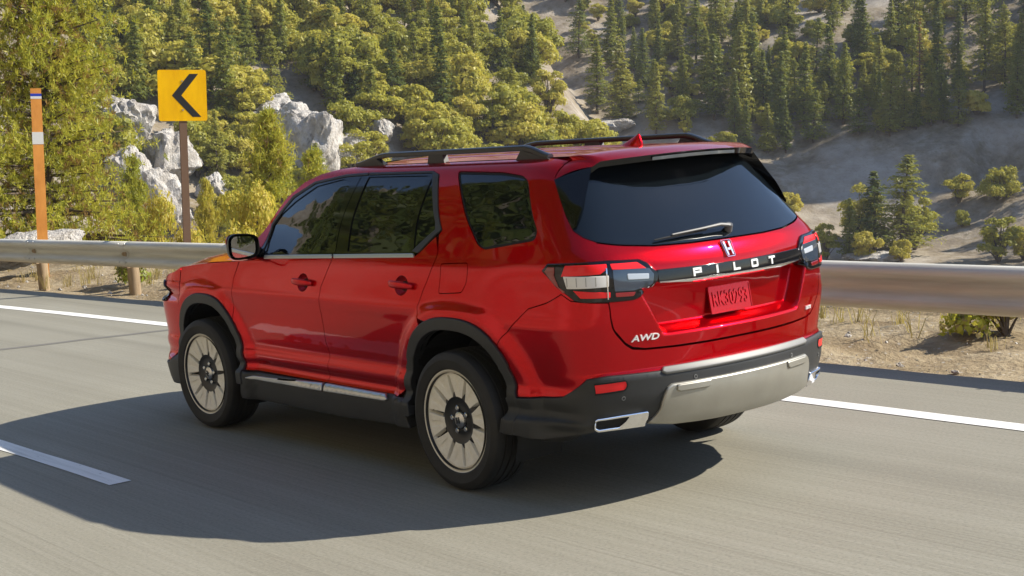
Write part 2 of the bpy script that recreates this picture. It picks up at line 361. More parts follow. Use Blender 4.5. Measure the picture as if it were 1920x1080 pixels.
ROOF_Y = 0.60
PZ = [.20, .30, .43, .455, .495, .535, .565, .61, .67, .76, .88, .965, 1.00, 1.08, 1.14, 1.20, 1.24, 1.35, 1.48, 1.60, 1.66, 1.70, 1.725, 1.738]
PW = [.925, .948, .957, .934, .920, .932, .934, .922, .929, .942, .959, .970, .962, .948, .936, .920, .904, .863, .813, .762, .732, .700, .655, .60]
RZ = [.20, .32, .45, .58, .66, .70, .80, .90, 1.00, 1.10, 1.18, 1.25, 1.32, 1.45, 1.58, 1.66, 1.70, 1.738]
RX = [-1.01, -1.08, -1.175, -1.21, -1.208, -1.183, -1.178, -1.18, -1.182, -1.18, -1.172, -1.142, -1.076, -.96, -.86, -.80, -.76, -.70]
WB = 2.89
def width(x, z):
    w = hermite(PZ, PW, z)
    w = w - .050 * sstep(.1, -1.15, x) * (.5 + .5 * sstep(1.6, .5, z))          # tail taper
    w = w - .030 * sstep(2.2, 3.8, x)              # nose taper
    w = w - .018 * sstep(.90, .97, z) * sstep(-.25, -.6, x) * sstep(1.25, 1.05, z)   # shelf that runs into the tail lamp
    w = w - .075 * sstep(1.3, 2.6, x) * sstep(1.17, 1.40, z)                      # pillars lean in towards the windscreen
    for x0, a in ((-.03, .034), (WB - .03, .034)):                                      # wheel arch blisters
        r = np.hypot(x - x0, (z - .40) * 1.0)
        w = w + a * sstep(.66, .575, r) * sstep(1.1, .8, z)
    return w
def plate_recess(y, z):
    y = np.abs(y)
    side = .47 + .50 * np.clip(z - .88, 0, 1)                                    # opens upwards
    return sstep(side + .045, side - .01, y) * sstep(.845, .90, z) * sstep(1.105, 1.08, z)
def rear_x(y, z):
    return .085 * plate_recess(y, z) + hermite(RZ, RX, z) + (.128 + .055 * sstep(.95, .5, z)) * (np.abs(y) / .75) ** 2.2
def corner(z):
    """rear corner: returns yk (end of rear part), xk (start of side part), K corner point"""
    z = np.asarray(z, float)
    rho = .20 + .06 * sstep(1.1, 1.5, z) - .04 * sstep(1.0, .6, z)
    wk = width(np.full_like(z, -1.0), z); rr = rho * .8
    yk = wk - rr - .02
    xK = rear_x(wk - .02, z)
    xk = xK + rho + .06
    return yk, xk, xK, wk
def surf(u, z):
    """point on the left body side / rear corner / rear face. u in [-1,0] rear (centre to corner), [0,1] corner, >1 side"""
    u, z = np.broadcast_arrays(np.asarray(u, float), np.asarray(z, float))
    yk, xk, xK, wk = corner(z)
    yr = (u + 1) * yk; xr = rear_x(yr, z)
    xs = xk + (u - 1); ys = width(xs, z)
    e = 1e-3
    P0x, P0y = rear_x(yk, z), yk
    t0 = (rear_x(yk, z) - rear_x(yk - e, z)) / e
    P3x, P3y = xk, width(xk, z)
    t3 = (width(xk + e, z) - width(xk, z)) / e
    L0 = (P3y - P0y) * .80; L3 = (P3x - P0x) * .66
    P1x, P1y = P0x + t0 * L0, P0y + L0
    P2x, P2y = P3x - L3, P3y - t3 * L3
    t = np.clip(u, 0, 1); a = 1 - t
    cx = a**3 * P0x + 3 * a * a * t * P1x + 3 * a * t * t * P2x + t**3 * P3x
    cy = a**3 * P0y + 3 * a * a * t * P1y + 3 * a * t * t * P2y + t**3 * P3y
    x = np.where(u < 0, xr, np.where(u > 1, xs, cx)); y = np.where(u < 0, yr, np.where(u > 1, ys, cy))
    return np.stack([x, y, z], -1)
def surf_n(u, z):
    e = 2e-3
    a = surf(u + e, z) - surf(u - e, z); b = surf(u, z + e) - surf(u, z - e)
    n = np.cross(b, a); return n / np.linalg.norm(n, axis=-1, keepdims=True)
def side_u(x, z):
    """u of a side point given its x (side part only, continued into the corner by search)"""
    x, z = np.broadcast_arrays(np.asarray(x, float), np.asarray(z, float))
    u = np.array(1 + x - corner(z)[1])
    for i in np.argwhere(u < 1):
        i = tuple(i); us = np.linspace(-.2, 1, 400); xs = surf(us, z[i])[:, 0]
        u[i] = np.interp(x[i], xs, us)
    return u
def rear_u(y, z):
    y, z = np.broadcast_arrays(np.asarray(y, float), np.asarray(z, float))
    u = np.array(-1 + y / corner(z)[0])
    for i in np.argwhere(u > 0):
        i = tuple(i); us = np.linspace(-.2, 1.0, 400); ys = surf(us, z[i])[:, 1]
        u[i] = np.interp(y[i], ys, us)
    return u

def surf2(u, z):
    """surf continued over the centre line (u < -1 is the right half)"""
    u, z = np.broadcast_arrays(np.asarray(u, float), np.asarray(z, float))
    m = u < -1; P = surf(np.where(m, -2 - u, u), z).copy(); P[..., 1] = np.where(m, -P[..., 1], P[..., 1]); return P
def surf2_n(u, z):
    e = 2e-3
    a = surf2(u + e, z) - surf2(u - e, z); b = surf2(u, z + e) - surf2(u, z - e)
    n = np.cross(b, a); return n / np.linalg.norm(n, axis=-1, keepdims=True)

NZ = [.20, .28, .40, .55, .75, .90, 1.00, 1.06, 1.10]
NX = [3.74, 3.84, 3.90, 3.93, 3.93, 3.90, 3.85, 3.78, 3.70]
def nose_x(y, z): return hermite(NZ, NX, z) - .13 * (np.abs(y) / .70) ** 2.2
def nose(u, z):
    """u in [0,1] front corner (from the side), [1,2] front face to the centre line, [2,..4] mirrored"""
    u, z = np.broadcast_arrays(np.asarray(u, float), np.asarray(z, float))
    m = u > 2; v = np.where(m, 4 - u, u)
    xs = 3.22 + 0 * z; ws = width(xs, z); yf = .58 + 0 * z; e = 1e-3
    t0 = (width(xs + e, z) - ws) / e
    P3x, P3y = nose_x(yf, z), yf; t3 = (nose_x(yf, z) - nose_x(yf - e, z)) / e
    L0, L3 = (P3x - xs) * .72, (ws - yf) * .72
    t = np.clip(v, 0, 1); a = 1 - t
    cx = a**3 * xs + 3 * a * a * t * (xs + L0) + 3 * a * t * t * (P3x + t3 * L3) + t**3 * P3x
    cy = a**3 * ws + 3 * a * a * t * (ws + t0 * L0) + 3 * a * t * t * (P3y + L3) + t**3 * P3y
    yy = yf * (2 - v); x = np.where(v > 1, nose_x(yy, z), cx); y = np.where(v > 1, yy, cy)
    return np.stack([x, np.where(m, -y, y), z], -1)
def nose_n(u, z):
    e = 2e-3
    a = nose(u + e, z) - nose(u - e, z); b = nose(u, z + e) - nose(u, z - e)
    n = np.cross(a, b); return -n / np.linalg.norm(n, axis=-1, keepdims=True)
# outlines on the body surface as (u, z)
FEAT = {'frame_out': [(3.789, 1.209), (3.658, 1.397), (3.319, 1.572), (3.027, 1.655), (2.656, 1.691), (2.158, 1.697), (1.757, 1.694), (1.699, 1.675), (1.73, 1.384), (2.03, 1.258)],
 'glass_f': [(3.733, 1.215), (3.673, 1.387), (3.294, 1.534), (3.0, 1.627), (2.683, 1.665), (2.603, 1.647), (2.893, 1.235)],
 'glass_r': [(2.404, 1.674), (1.802, 1.671), (2.102, 1.261), (2.754, 1.242)],
 'glass_q': [(1.765, 1.658), (1.777, 1.424), (1.797, 1.384), (2.064, 1.271)],
 'qwin': [(1.521, 1.685), (1.137, 1.672), (0.966, 1.65), (0.917, 1.623), (0.924, 1.391), (0.97, 1.358), (1.017, 1.342), (1.419, 1.295), (1.455, 1.31), (1.462, 1.363)],
 'lamp': [(1.017, 1.195), (0.94, 1.23), (0.633, 1.234), (0.154, 1.237), (-0.137, 1.229), (-0.208, 1.206), (-0.283, 1.157), (-0.278, 1.12), (-0.137, 1.048), (-0.094, 1.039), (0.076, 1.039), (0.492, 1.045), (0.61, 1.053), (0.873, 1.121)],
 'lampcut': [(0.154, 1.238), (0.093, 1.159), (0.068, 1.039)],
 'gatecut': [(0.204, 1.323), (0.135, 1.23), (0.067, 1.036), (0.006, 0.952), (-0.027, 0.885), (-0.128, 0.797), (-0.311, 0.785)],
 'rglass': [(0.494, 1.447), (0.451, 1.381), (0.34, 1.346), (0.2, 1.324), (-0.065, 1.296), (-0.286, 1.281), (-0.593, 1.277), (0.334, 1.51), (0.183, 1.634), (0.106, 1.676)],
 'dside': [(0.568, 1.626), (0.158, 1.678), (0.494, 1.447)],
 'bumpcut': [(0.965, 1.062), (1.089, 1.005), (1.274, 0.85)],
 'bclad': [(1.233, 0.538), (0.878, 0.577), (0.778, 0.609), (0.514, 0.669), (0.139, 0.679), (-0.283, 0.677), (-1.004, 0.675)],
 'refl': [(0.389, 0.645), (-0.028, 0.651), (-0.032, 0.629), (-0.017, 0.609), (0.372, 0.599)],
 'exh': [(0.313, 0.466), (0.293, 0.477), (-0.176, 0.494), (-0.221, 0.418), (0.121, 0.411), (0.175, 0.421)],
 'skid': [(-0.315, 0.6), (-1.4, 0.58), (-0.243, 0.415)],
 'fuel': [(1.829, 1.209), (1.59, 1.22), (1.606, 1.12), (1.641, 1.067), (1.841, 1.053)],
 'hoodline': [(4.992, 1.095), (4.447, 1.144), (4.011, 1.164)],
 'doorF': [(4.011, 1.164), (4.101, 1.059), (4.115, 0.919), (4.124, 0.707), (4.002, 0.443)],
 'split': [(2.894, 1.206), (3.011, 1.035), (3.01, 0.924), (3.041, 0.774), (3.062, 0.544), (2.991, 0.444)],
 'doorR': [(1.756, 1.359), (1.811, 1.277), (1.885, 1.18), (1.95, 1.065), (1.979, 0.978), (1.969, 0.908)],
 'sill': [(3.978, 0.435), (2.969, 0.437), (2.201, 0.455)],
 'strip': [(3.901, 0.423), (2.979, 0.443), (2.378, 0.447), (2.331, 0.428), (2.346, 0.413), (2.942, 0.399), (3.857, 0.392)],
 'frontarch': [(5.041, 0.752), (4.854, 0.877), (4.626, 0.929), (4.421, 0.921), (4.217, 0.81), (4.112, 0.567), (4.002, 0.443)],
 'frontarch_in': [(5.098, 0.641), (4.945, 0.765), (4.731, 0.853), (4.519, 0.858), (4.383, 0.792), (4.281, 0.589), (4.102, 0.423)],
 'bumpbot': [(1.202, 0.4), (1.009, 0.368), (0.177, 0.394)],
 'reararch': [(2.192, 0.456), (2.251, 0.65), (2.127, 0.81), (1.988, 0.893), (1.762, 0.935), (1.624, 0.937), (1.456, 0.877), (1.341, 0.75), (1.319, 0.613), (1.242, 0.543)],
 'aout': [(3.907, 1.305), (3.764, 1.394), (3.56, 1.486), (3.256, 1.621), (3.002, 1.708), (2.874, 1.749)],
 'handF': [(3.205, 1.056)],
 'handR': [(2.15, 1.082)],
 'letters': [(-0.592, 1.142), (-0.772, 1.142), (-0.96, 1.137), (-1.151, 1.136), (-1.348, 1.134)],
 'awd': [(-0.132, 0.836), (-0.268, 0.848)],
 'elite': [(-1.4, 0.841), (-1.4, 0.84)],
 'emblem': [(-0.927, 1.236)],
 'sensors': [(-0.514, 0.628), (-0.027, 0.567)],
 'wiper': [(-0.317, 1.304), (-0.742, 1.316), (-1.05, 1.316), (-0.99, 1.277)],
 'chmsl': [(-0.658, 1.66), (-1.4, 1.662)],
 'lamp_white': [(0.75, 1.172), (0.132, 1.168), (0.135, 1.115), (0.711, 1.113)],
 'lamp_redtop': [(0.713, 1.22), (0.16, 1.219), (0.153, 1.197), (0.236, 1.177), (0.78, 1.171)],
 'lamp_redbot': [(0.625, 1.105), (0.116, 1.089), (0.116, 1.063), (0.52, 1.067)],
 'lamp_smoke': [(0.089, 1.192), (-0.204, 1.184), (-0.244, 1.153), (-0.232, 1.108), (-0.091, 1.085), (0.065, 1.09)],
 'lamp_led': [(-0.044, 1.168), (-0.203, 1.159), (-0.202, 1.133), (-0.051, 1.139)],
 'lamp_rb2': [(0.059, 1.084), (-0.106, 1.079), (-0.091, 1.059), (0.052, 1.063)],
 'lamp_rt2': [(0.121, 1.218), (-0.117, 1.215), (-0.188, 1.183), (0.095, 1.192)]}
# ------------------------------------------------------------------ car materials
def car_materials():
    m, nt, b = new_mat('red_paint'); k = NT(nt)
    fl = k.noise(k.obj(), 900, 2, .5)
    b.inputs['Base Color'].default_value = (.52, .001, .0065, 1); b.inputs['Metallic'].default_value = .8
    k.set(b.inputs['Roughness'], k.ramp(fl, [(.3, .20), (.7, .28)])); b.inputs['Coat Weight'].default_value = .7; b.inputs['Coat Roughness'].default_value = .015
    b.inputs['Coat IOR'].default_value = 1.42; b.inputs['Specular IOR Level'].default_value = .02; b.inputs['Specular Tint'].default_value = (1, .25, .25, 1)
    wave = k.noise(k.obj(), 3.5, 2, .5)
    k.set(b.inputs['Coat Normal'], k.bump(wave, .06, .02))
    MATS['red'] = m
    m, nt, b = new_mat('privacy_glass'); k = NT(nt)
    b.inputs['Base Color'].default_value = (.004, .006, .008, 1); b.inputs['Roughness'].default_value = .02; b.inputs['IOR'].default_value = 1.56
    k.set(b.inputs['Normal'], k.bump(k.noise(k.mapping(k.obj(), (1.5, 1.5, 4)), 2.2, 2, .5), .10, .02))
    MATS['glass'] = m
    m, nt, b = new_mat('grained_black_plastic'); k = NT(nt)
    g = k.noise(k.obj(), 260, 2, .6); d = k.noise(k.obj(), 3, 4, .6)
    k.set(b.inputs['Base Color'], k.ramp(d, [(.3, (.016, .017, .018)), (.75, (.027, .027, .026))]))
    b.inputs['Roughness'].default_value = .52; k.set(b.inputs['Normal'], k.bump(g, .25, .002)); MATS['clad'] = m
    m, nt, b = new_mat('tyre_rubber'); k = NT(nt)
    d = k.noise(k.obj(), 9, 5, .65)
    k.set(b.inputs['Base Color'], k.ramp(d, [(.3, (.012, .012, .012)), (.8, (.028, .026, .023))])); b.inputs['Roughness'].default_value = .72
    MATS['rubber'] = m
    m, nt, b = new_mat('satin_silver_plastic'); k = NT(nt)
    d = k.noise(k.obj(), 5, 5, .6)
    k.set(b.inputs['Base Color'], k.ramp(d, [(.3, (.33, .315, .27)), (.75, (.40, .385, .335))])); b.inputs['Roughness'].default_value = .38; b.inputs['Metallic'].default_value = .6
    MATS['silver'] = m
    m, nt, b = new_mat('machined_alloy'); k = NT(nt)
    gr = k.noise(k.mapping(k.obj(), (1, 1, 1)), 60, 3, .5)
    k.set(b.inputs['Base Color'], k.ramp(gr, [(.3, (.80, .75, .64)), (.7, (.86, .82, .72))])); b.inputs['Roughness'].default_value = .45; b.inputs['Metallic'].default_value = .0; MATS['alloy'] = m
car_materials()
pbr('gloss_black', (.004, .004, .005), .06); pbr('black', (.004, .004, .004), .8); pbr('chrome', (.82, .82, .84), .07, 1.)
pbr('dark_alloy', (.045, .045, .047), .38, .7); pbr('lens_red', (.86, .018, .022), .2, spec=.4)
pbr('lens_deep_red', (.22, .004, .006), .15, coat=1); pbr('lens_clear', (.74, .72, .69), .22, coat=1); pbr('lens_smoke', (.03, .045, .07), .08, coat=1)
pbr('lens_led', (.42, .46, .52), .2, coat=1); pbr('brake_steel', (.30, .29, .28), .42, .9); pbr('lug_steel', (.55, .55, .55), .25, 1.)
pbr('mirror_glass', (.80, .84, .86), .02, 1.); pbr('satin_trim', (.55, .55, .54), .30, .8); pbr('grey_plastic', (.16, .16, .155), .5); pbr('amber', (.7, .22, .02), .3, coat=1)

# ------------------------------------------------------------------ panel builder
def dens(loop, d=.02):
    loop = np.asarray(loop, float); out = []
    for a, b in zip(loop, np.roll(loop, -1, 0)):
        n = max(1, int(np.ceil(np.linalg.norm(b - a) / d)))
        out += [a + (b - a) * t for t in np.arange(n) / n]
    return np.array(out)
def rnd(loop, r=.02, n=5, only=None):
    """round the corners of a closed loop"""
    loop = np.asarray(loop, float); out = []; N = len(loop)
    for i in range(N):
        p, a, b = loop[i], loop[i - 1], loop[(i + 1) % N]
        if only is not None and i not in only: out.append(p); continue
        la, lb = np.linalg.norm(a - p), np.linalg.norm(b - p); q = min(r, la * .45, lb * .45)
        A, B = p + (a - p) / la * q, p + (b - p) / lb * q
        for t in np.linspace(0, 1, n): out.append((1 - t)**2 * A + 2 * t * (1 - t) * p + t * t * B)
    return np.array(out)
def area(l): x, y = l[:, 0], l[:, 1]; return .5 * (x * np.roll(y, -1) - y * np.roll(x, -1)).sum()
def shrink(l, d):
    """move a loop inwards by d"""
    l = np.asarray(l, float); s = 1 if area(l) > 0 else -1
    e = np.roll(l, -1, 0) - l; e = e / np.maximum(np.linalg.norm(e, axis=1, keepdims=True), 1e-9); n = np.stack([-e[:, 1], e[:, 0]], 1) * s
    m = n + np.roll(n, 1, 0); m = m / np.maximum(np.linalg.norm(m, axis=1, keepdims=True), .35)
    k = 1 / np.maximum((m * n).sum(1), .45)
    return l + m * d * k[:, None]
def inside(P, l):
    x, y = P[:, 0:1], P[:, 1:2]; x0, y0 = l[:, 0], l[:, 1]; x1, y1 = np.roll(x0, -1), np.roll(y0, -1)
    c = ((y0 > y) != (y1 > y)) & (x < (x1 - x0) * (y - y0) / np.where(y1 == y0, 1e-12, y1 - y0) + x0)
    return c.sum(1) % 2 == 1
def panel(name, loops, mat, parent, f=surf2, fn=surf2_n, off=0., depth=.014, step=(.03, .018), gap=.0, bevel=0., mirror=None, back=False):
    """skin panel cut from a body surface by loops in (u, z): outer first, then holes; edges turned in"""
    L = [dens(shrink(np.asarray(l, float), gap if i == 0 else -gap)) for i, l in enumerate(loops)]
    T = [shrink(l, bevel if i == 0 else -bevel) for i, l in enumerate(L)] if bevel else L
    o = T[0]; lo, hi = o.min(0), o.max(0)
    gx, gz = np.meshgrid(np.arange(lo[0] + step[0] / 2, hi[0], step[0]), np.arange(lo[1] + step[1] / 2, hi[1], step[1]))
    G = np.stack([gx.ravel(), gz.ravel()], 1)
    def ok(P):
        r = inside(P, T[0])
        for h in T[1:]: r &= ~inside(P, h)
        return r
    G = G[ok(G)] if len(G) else G
    allb = np.concatenate(T)
    if len(G):
        d = np.concatenate([np.sqrt(((g[:, None] - allb[None]) ** 2).sum(-1).min(1)) for g in np.array_split(G, max(1, len(G) // 400))])
        G = G[d > .006]
    P = np.concatenate([allb, G]) if len(G) else allb
    E = []; b = 0
    for l in T: n = len(l); E += [(b + i, b + (i + 1) % n) for i in range(n)]; b += n
    V, _, F, *_ = geometry.delaunay_2d_cdt([Vector(q) for q in P], E, [], 0, 1e-7)
    V = np.array([tuple(q) for q in V]); F = np.array([q for q in F if len(q) == 3])
    F = F[ok(V[F].mean(1))]
    N = fn(V[:, 0], V[:, 1]); X = f(V[:, 0], V[:, 1]) + N * off
    a = np.cross(X[F[:, 1]] - X[F[:, 0]], X[F[:, 2]] - X[F[:, 0]]); w = (a * N[F[:, 0]]).sum(1) < 0
    F[w] = F[w][:, ::-1]
    vs, ns, fs = [*X], [*N], [tuple(q) for q in F]
    for i, (l, t) in enumerate(zip(L, T)):
        n = len(l); s = (1 if area(l) > 0 else -1) * (1 if i == 0 else -1)
        e = np.roll(l, -1, 0) - np.roll(l, 1, 0); e /= np.maximum(np.linalg.norm(e, axis=1, keepdims=True), 1e-9)
        nd = np.stack([e[:, 1], -e[:, 0]], 1) * s
        A, NA = f(l[:, 0], l[:, 1]), fn(l[:, 0], l[:, 1])
        O = f(l[:, 0] + nd[:, 0] * .004, l[:, 1] + nd[:, 1] * .004) - A; O /= np.maximum(np.linalg.norm(O, axis=1, keepdims=True), 1e-9)
        rings = []
        if bevel:
            At, Nt = f(t[:, 0], t[:, 1]), fn(t[:, 0], t[:, 1])
            rings.append((At + Nt * off, Nt * .8 + O * .2)); rings.append((A + NA * (off - bevel * .8), NA * .3 + O * .7))
        rings.append((A + NA * (off - bevel * .8), O)); rings.append((A + NA * (off - depth), O))
        for q in range(0, len(rings), 2):
            b = len(vs)
            for X2, N2 in rings[q:q + 2]: vs += [*X2]; ns += [*(N2 / np.linalg.norm(N2, axis=1, keepdims=True))]
            for j in range(n):
                k2 = (j + 1) % n; quad = (b + j, b + k2, b + n + k2, b + n + j)
                c = np.cross(vs[quad[1]] - vs[quad[0]], vs[quad[3]] - vs[quad[0]])
                fs.append(quad if np.dot(c, O[j]) > 0 else quad[::-1])
    ob = mk(name, vs, fs, mat, parent, True, ns)
    return ob
def mirrored(o, parent=None, name=None):
    """the same part on the other side of the car"""
    c = o.copy(); COL.objects.link(c); c.scale = (1, -1, 1) if (parent or o.parent) is o.parent else c.scale
    if parent is not None and parent is not o.parent: c.parent = parent; c.scale = (1, 1, 1)
    return c
def both(o):
    """copy a part and its sub-parts to the right side"""
    c = o.copy(); COL.objects.link(c); c.scale = (1, -1, 1)
    for ch in [q for q in o.children]:
        d = ch.copy(); COL.objects.link(d); d.parent = c
    return c

# ------------------------------------------------------------------ the SUV
def build_car():
    car = empty('suv'); tag(car, 'bright red sport utility vehicle with black roof rails driving on the sunlit road', 'car')
    red, clad, glass, gb, blk = MATS['red'], MATS['clad'], MATS['glass'], MATS['gloss_black'], MATS['black']
    FT = FEAT
    sx = lambda pts: np.stack([side_u([p[0] for p in pts], [p[1] for p in pts]), [p[1] for p in pts]], 1)
    G = .0028
    # ---- wheel arch outlines (outer edge of the cladding), in x,z
    def arch(cx, r, z0, a0, a1, n=26, sq=1.0, top=.935):
        pts = []
        for t in np.linspace(R(a0), R(a1), n):
            c, s = math.cos(t), math.sin(t)
            k = r / (abs(c) ** 2.5 + abs(s) ** 2.5) ** (1 / 2.5)
            pts.append((cx + k * c, .40 + k * s * ((top - .40) / r)))
        return pts
    ra = arch(-.025, .49, .4, 6, 165)               # rear: from its front foot (x=.46) over to its rear foot
    ra = [(.462, .45)] + ra + [(-.505, .535)]
    fa = arch(2.815, .49, .4, 15, 174)               # front: from its front foot to its rear foot
    fa = [(3.30, .50)] + fa + [(2.325, .455)]
    ra_in = [(.40, .36), (.395, .45)] + arch(-.025, .425, .4, 8, 160, top=.868) + [(-.425, .50), (-.41, .36)]
    fa_in = [(3.235, .42), (3.23, .50)] + arch(2.815, .425, .4, 12, 172, top=.868) + [(2.395, .45), (2.40, .36)]
    RA, FA, RI, FI = sx(ra), sx(fa), sx(ra_in), sx(fa_in)
    # ---- body side with pillars, cant rail and quarter panel
    a_out = sx([(2.34, 1.178), (2.30, 1.235), (2.155, 1.40), (1.98, 1.565), (1.80, 1.655), (1.62, 1.703), (1.45, 1.727), (1.30, 1.737), (.9, 1.738), (.5, 1.738), (.1, 1.738), (-.3, 1.738), (-.612, 1.737)])
    gate_edge = np.concatenate([sx([(-.616, 1.715), (-.617, 1.68), (-.620, 1.64)]), [(.56, 1.55), (.52, 1.455), (.48, 1.385), (.372, 1.35), (.229, 1.326), (.174, 1.232), (.122, 1.042)]])
    lampbot = np.array([(.40, 1.045), (.681, 1.054), (.82, 1.085)])
    bcut = np.array([(1.127, 1.005), (1.30, .86), (1.345, .80)])
    ra_top = RA[(RA[:, 1] > .80)]
    ra_q = ra_top[np.argsort(ra_top[:, 0])]
    ra_q = ra_q[(ra_q[:, 0] > 1.36) & (ra_q[:, 0] < 1.99)]
    doorR = np.array([(2.008, .914), (2.022, .978), (1.985, 1.065), (1.916, 1.18), (1.834, 1.277), (1.774, 1.359)])
    frame = np.array(FT['frame_out'])
    uni = np.concatenate([a_out, gate_edge, lampbot, bcut, ra_q, doorR, frame[8:6:-1], frame[6:0:-1], sx([(2.10, 1.30), (2.14, 1.215), (2.17, 1.18)])])
    qwin = rnd(np.array(FT['qwin']), .02); fuel = rnd(np.array(FT['fuel']), .02)
    o = panel('body_side', [uni, shrink(qwin, -.004), fuel], red, car, gap=G, depth=.022); panel('quarter_window', [qwin], glass, o, off=-.008, gap=.001)
    qs = panel('window_seal', [shrink(qwin, -.004), shrink(qwin, .006)], blk, o, off=-.005)
    panel('fuel_door', [fuel], red, o, gap=G * .8)
    both(o)
    # ---- doors
    sp = np.array(FT['split']); dF = np.array(FT['doorF'])
    sill_z = .452
    beltF, beltR = (3.79, 1.196), (2.06, 1.246)
    belt_at = lambda u: beltF[1] + (beltR[1] - beltF[1]) * (beltF[0] - u) / (beltF[0] - beltR[0])
    split_line = np.array([(2.915, belt_at(2.915)), (2.985, 1.13), (3.043, 1.035), (3.046, .924), (3.052, .80), (3.075, .65), (3.07, .55), (3.058, sill_z)])
    fa_r = FA[(FA[:, 1] < .80) & (FA[:, 0] < 4.4)]; fa_r = fa_r[np.argsort(fa_r[:, 1])]
    front_cut = np.array([(4.06, sill_z), (4.115, .60), (4.148, .72), (4.15, .90), (4.14, 1.05), (4.07, 1.165)])
    fdoor = np.concatenate([front_cut, sx([(2.17, 1.175)]), [(3.80, belt_at(3.80)), (3.3, belt_at(3.3))], split_line])
    ra_f = RA[(RA[:, 0] > 1.99) & (RA[:, 1] > .46)]; ra_f = ra_f[np.argsort(-ra_f[:, 1])]
    rdoor = np.concatenate([split_line[::-1], [(2.5, belt_at(2.5)), beltR, (1.80, 1.352)], doorR[4::-1], ra_f, [(2.26, sill_z)]])
    hF, hR = (3.241, 1.056), (2.184, 1.080)
    ell = lambda c, a, b, n=28: np.array([(c[0] + a * math.cos(t), c[1] + b * math.sin(t)) for t in np.linspace(0, 2 * math.pi, n, endpoint=False)])
    def handle(parent, c):
        a, b = .062, .052; cc = (c[0] + .012, c[1] + .002)
        P = []
        for r in np.linspace(1, 0, 9):
            e = np.array([(cc[0] + a * r * math.cos(t), cc[1] + b * r * math.sin(t)) for t in np.linspace(0, 2 * math.pi, 32, endpoint=False)])
            P.append(surf(e[:, 0], e[:, 1]) - surf_n(e[:, 0], e[:, 1]) * .030 * (1 - r ** 2.6))
        MB().grid(P, closed_v=True).build('handle_cup', red, parent, True)
        m = MB(); rows = []                                                 # the pull: a shallow bar bowed away from the door
        for t in np.linspace(-1, 1, 15):
            u = c[0] - t * .105; z = c[1] + .004 - .004 * t
            out = .012 + .030 * (1 - t * t) ** .5 if abs(t) < .999 else .004
            ctr = surf(u, z) + surf_n(u, z) * out; n = surf_n(u, z)
            hh = .021 * (1 - .35 * t ** 4) if abs(t) < .99 else .012
            rows.append([ctr + np.array([0, 0, 1]) * hh * math.sin(q) * abs(math.sin(q)) ** -.3 + n * .010 * math.cos(q) if abs(math.sin(q)) > 1e-6 else ctr + n * .010 * math.cos(q) for q in np.linspace(0, 2 * math.pi, 14, endpoint=False)])
        m.grid(rows, closed_v=True); b0 = len(m.v)
        m.f.append(tuple(range(14))); m.f.append(tuple(range(b0 - 14, b0))[::-1])
        m.build('handle', red, parent, True)
    gF, gR, gQ = (np.array(FT[k]) for k in ('glass_f', 'glass_r', 'glass_q'))
    gF = np.concatenate([gF[:1] + [0, .012], gF[1:-1], gF[-1:] + [0, .01]]); gR = gR + np.array([(0, 0), (0, 0), (0, .004), (0, .01)])
    d1 = panel('door', [fdoor, ell((hF[0] + .012, hF[1] + .002), .062, .052)], red, car, gap=G, depth=.022); handle(d1, hF)
    d2 = panel('door', [rdoor, ell((hR[0] + .012, hR[1] + .002), .062, .052)], red, car, gap=G, depth=.022); handle(d2, hR)
    # window frames (black) with the panes let in
    bz = .008
    splitT = 2.50
    frF = np.concatenate([[(3.80, belt_at(3.80) + bz)], sx([(2.165, 1.185)]), sx([(2.135, 1.22), (2.095, 1.30)]), frame[1:5], [(2.47, 1.694)], [(2.52, 1.64), (2.88, 1.26), (2.905, belt_at(2.905) + bz)], [(3.3, belt_at(3.3) + bz)]])
    frR = np.concatenate([[(2.465, 1.694)], frame[5:9], [(1.80, 1.357), (2.058, belt_at(2.058) + bz), (2.5, belt_at(2.5) + bz), (2.90, belt_at(2.90) + bz), (2.875, 1.26), (2.515, 1.64)]])
    gF2 = rnd(gF, .012); gR2 = rnd(gR, .012); gQ2 = rnd(gQ, .012)
    panel('window_frame', [frF, gF2], gb, d1, gap=.001, off=.001); panel('window_pane', [gF2], glass, d1, off=-.005)
    panel('window_frame', [frR, gR2, gQ2], gb, d2, gap=.001, off=.001); panel('window_pane', [gR2], glass, d2, off=-.005); panel('window_pane', [gQ2], glass, d2, off=-.005)
    # satin belt mouldings
    for dd, u0, u1 in ((d1, 3.74, 2.925), (d2, 2.905, 2.075)):
        q = [(u0, belt_at(u0) - .012), (u1, belt_at(u1) - .012), (u1, belt_at(u1) + .011), (u0, belt_at(u0) + .011)]
        panel('belt_moulding', [q], MATS['satin_trim'], dd, off=.007, depth=.012, bevel=.004, step=(.05, .01))
    # matt frame edging that sweeps up behind the rear quarter pane
    q = np.concatenate([[frame[6], frame[7], frame[8], (1.80, 1.357), frame[9]], [gQ[3] + (.016, -.004), gQ[3] + (-.004, .006), gQ[2] + (-.010, 0), gQ[1] + (-.010, 0), gQ[0] + (-.010, 0), (gQ[0][0] - .004, 1.684), (2.4, 1.684), (2.4, 1.697)]])
    panel('window_surround', [q], clad, d2, off=.006, depth=.01, bevel=.002)
    q = np.concatenate([frame[5:0:-1] * 1.0, [(3.60, 1.385), (3.30, 1.555), (3.02, 1.64), (2.66, 1.676), (2.40, 1.684), (2.40, 1.697)]])
    panel('window_surround', [np.concatenate([[(2.41, 1.697)], frame[4::-1], [(3.778, 1.213), (3.64, 1.385), (3.31, 1.556), (3.02, 1.641), (2.66, 1.677), (2.41, 1.684)]])], clad, d1, off=.006, depth=.01, bevel=.002)
    both(d1); both(d2)
    # ---- front wing
    hood_z = lambda x: hermite([2.2, 2.7, 3.26, 3.6, 3.8], [1.167, 1.145, 1.095, 1.05, 1.0], x)
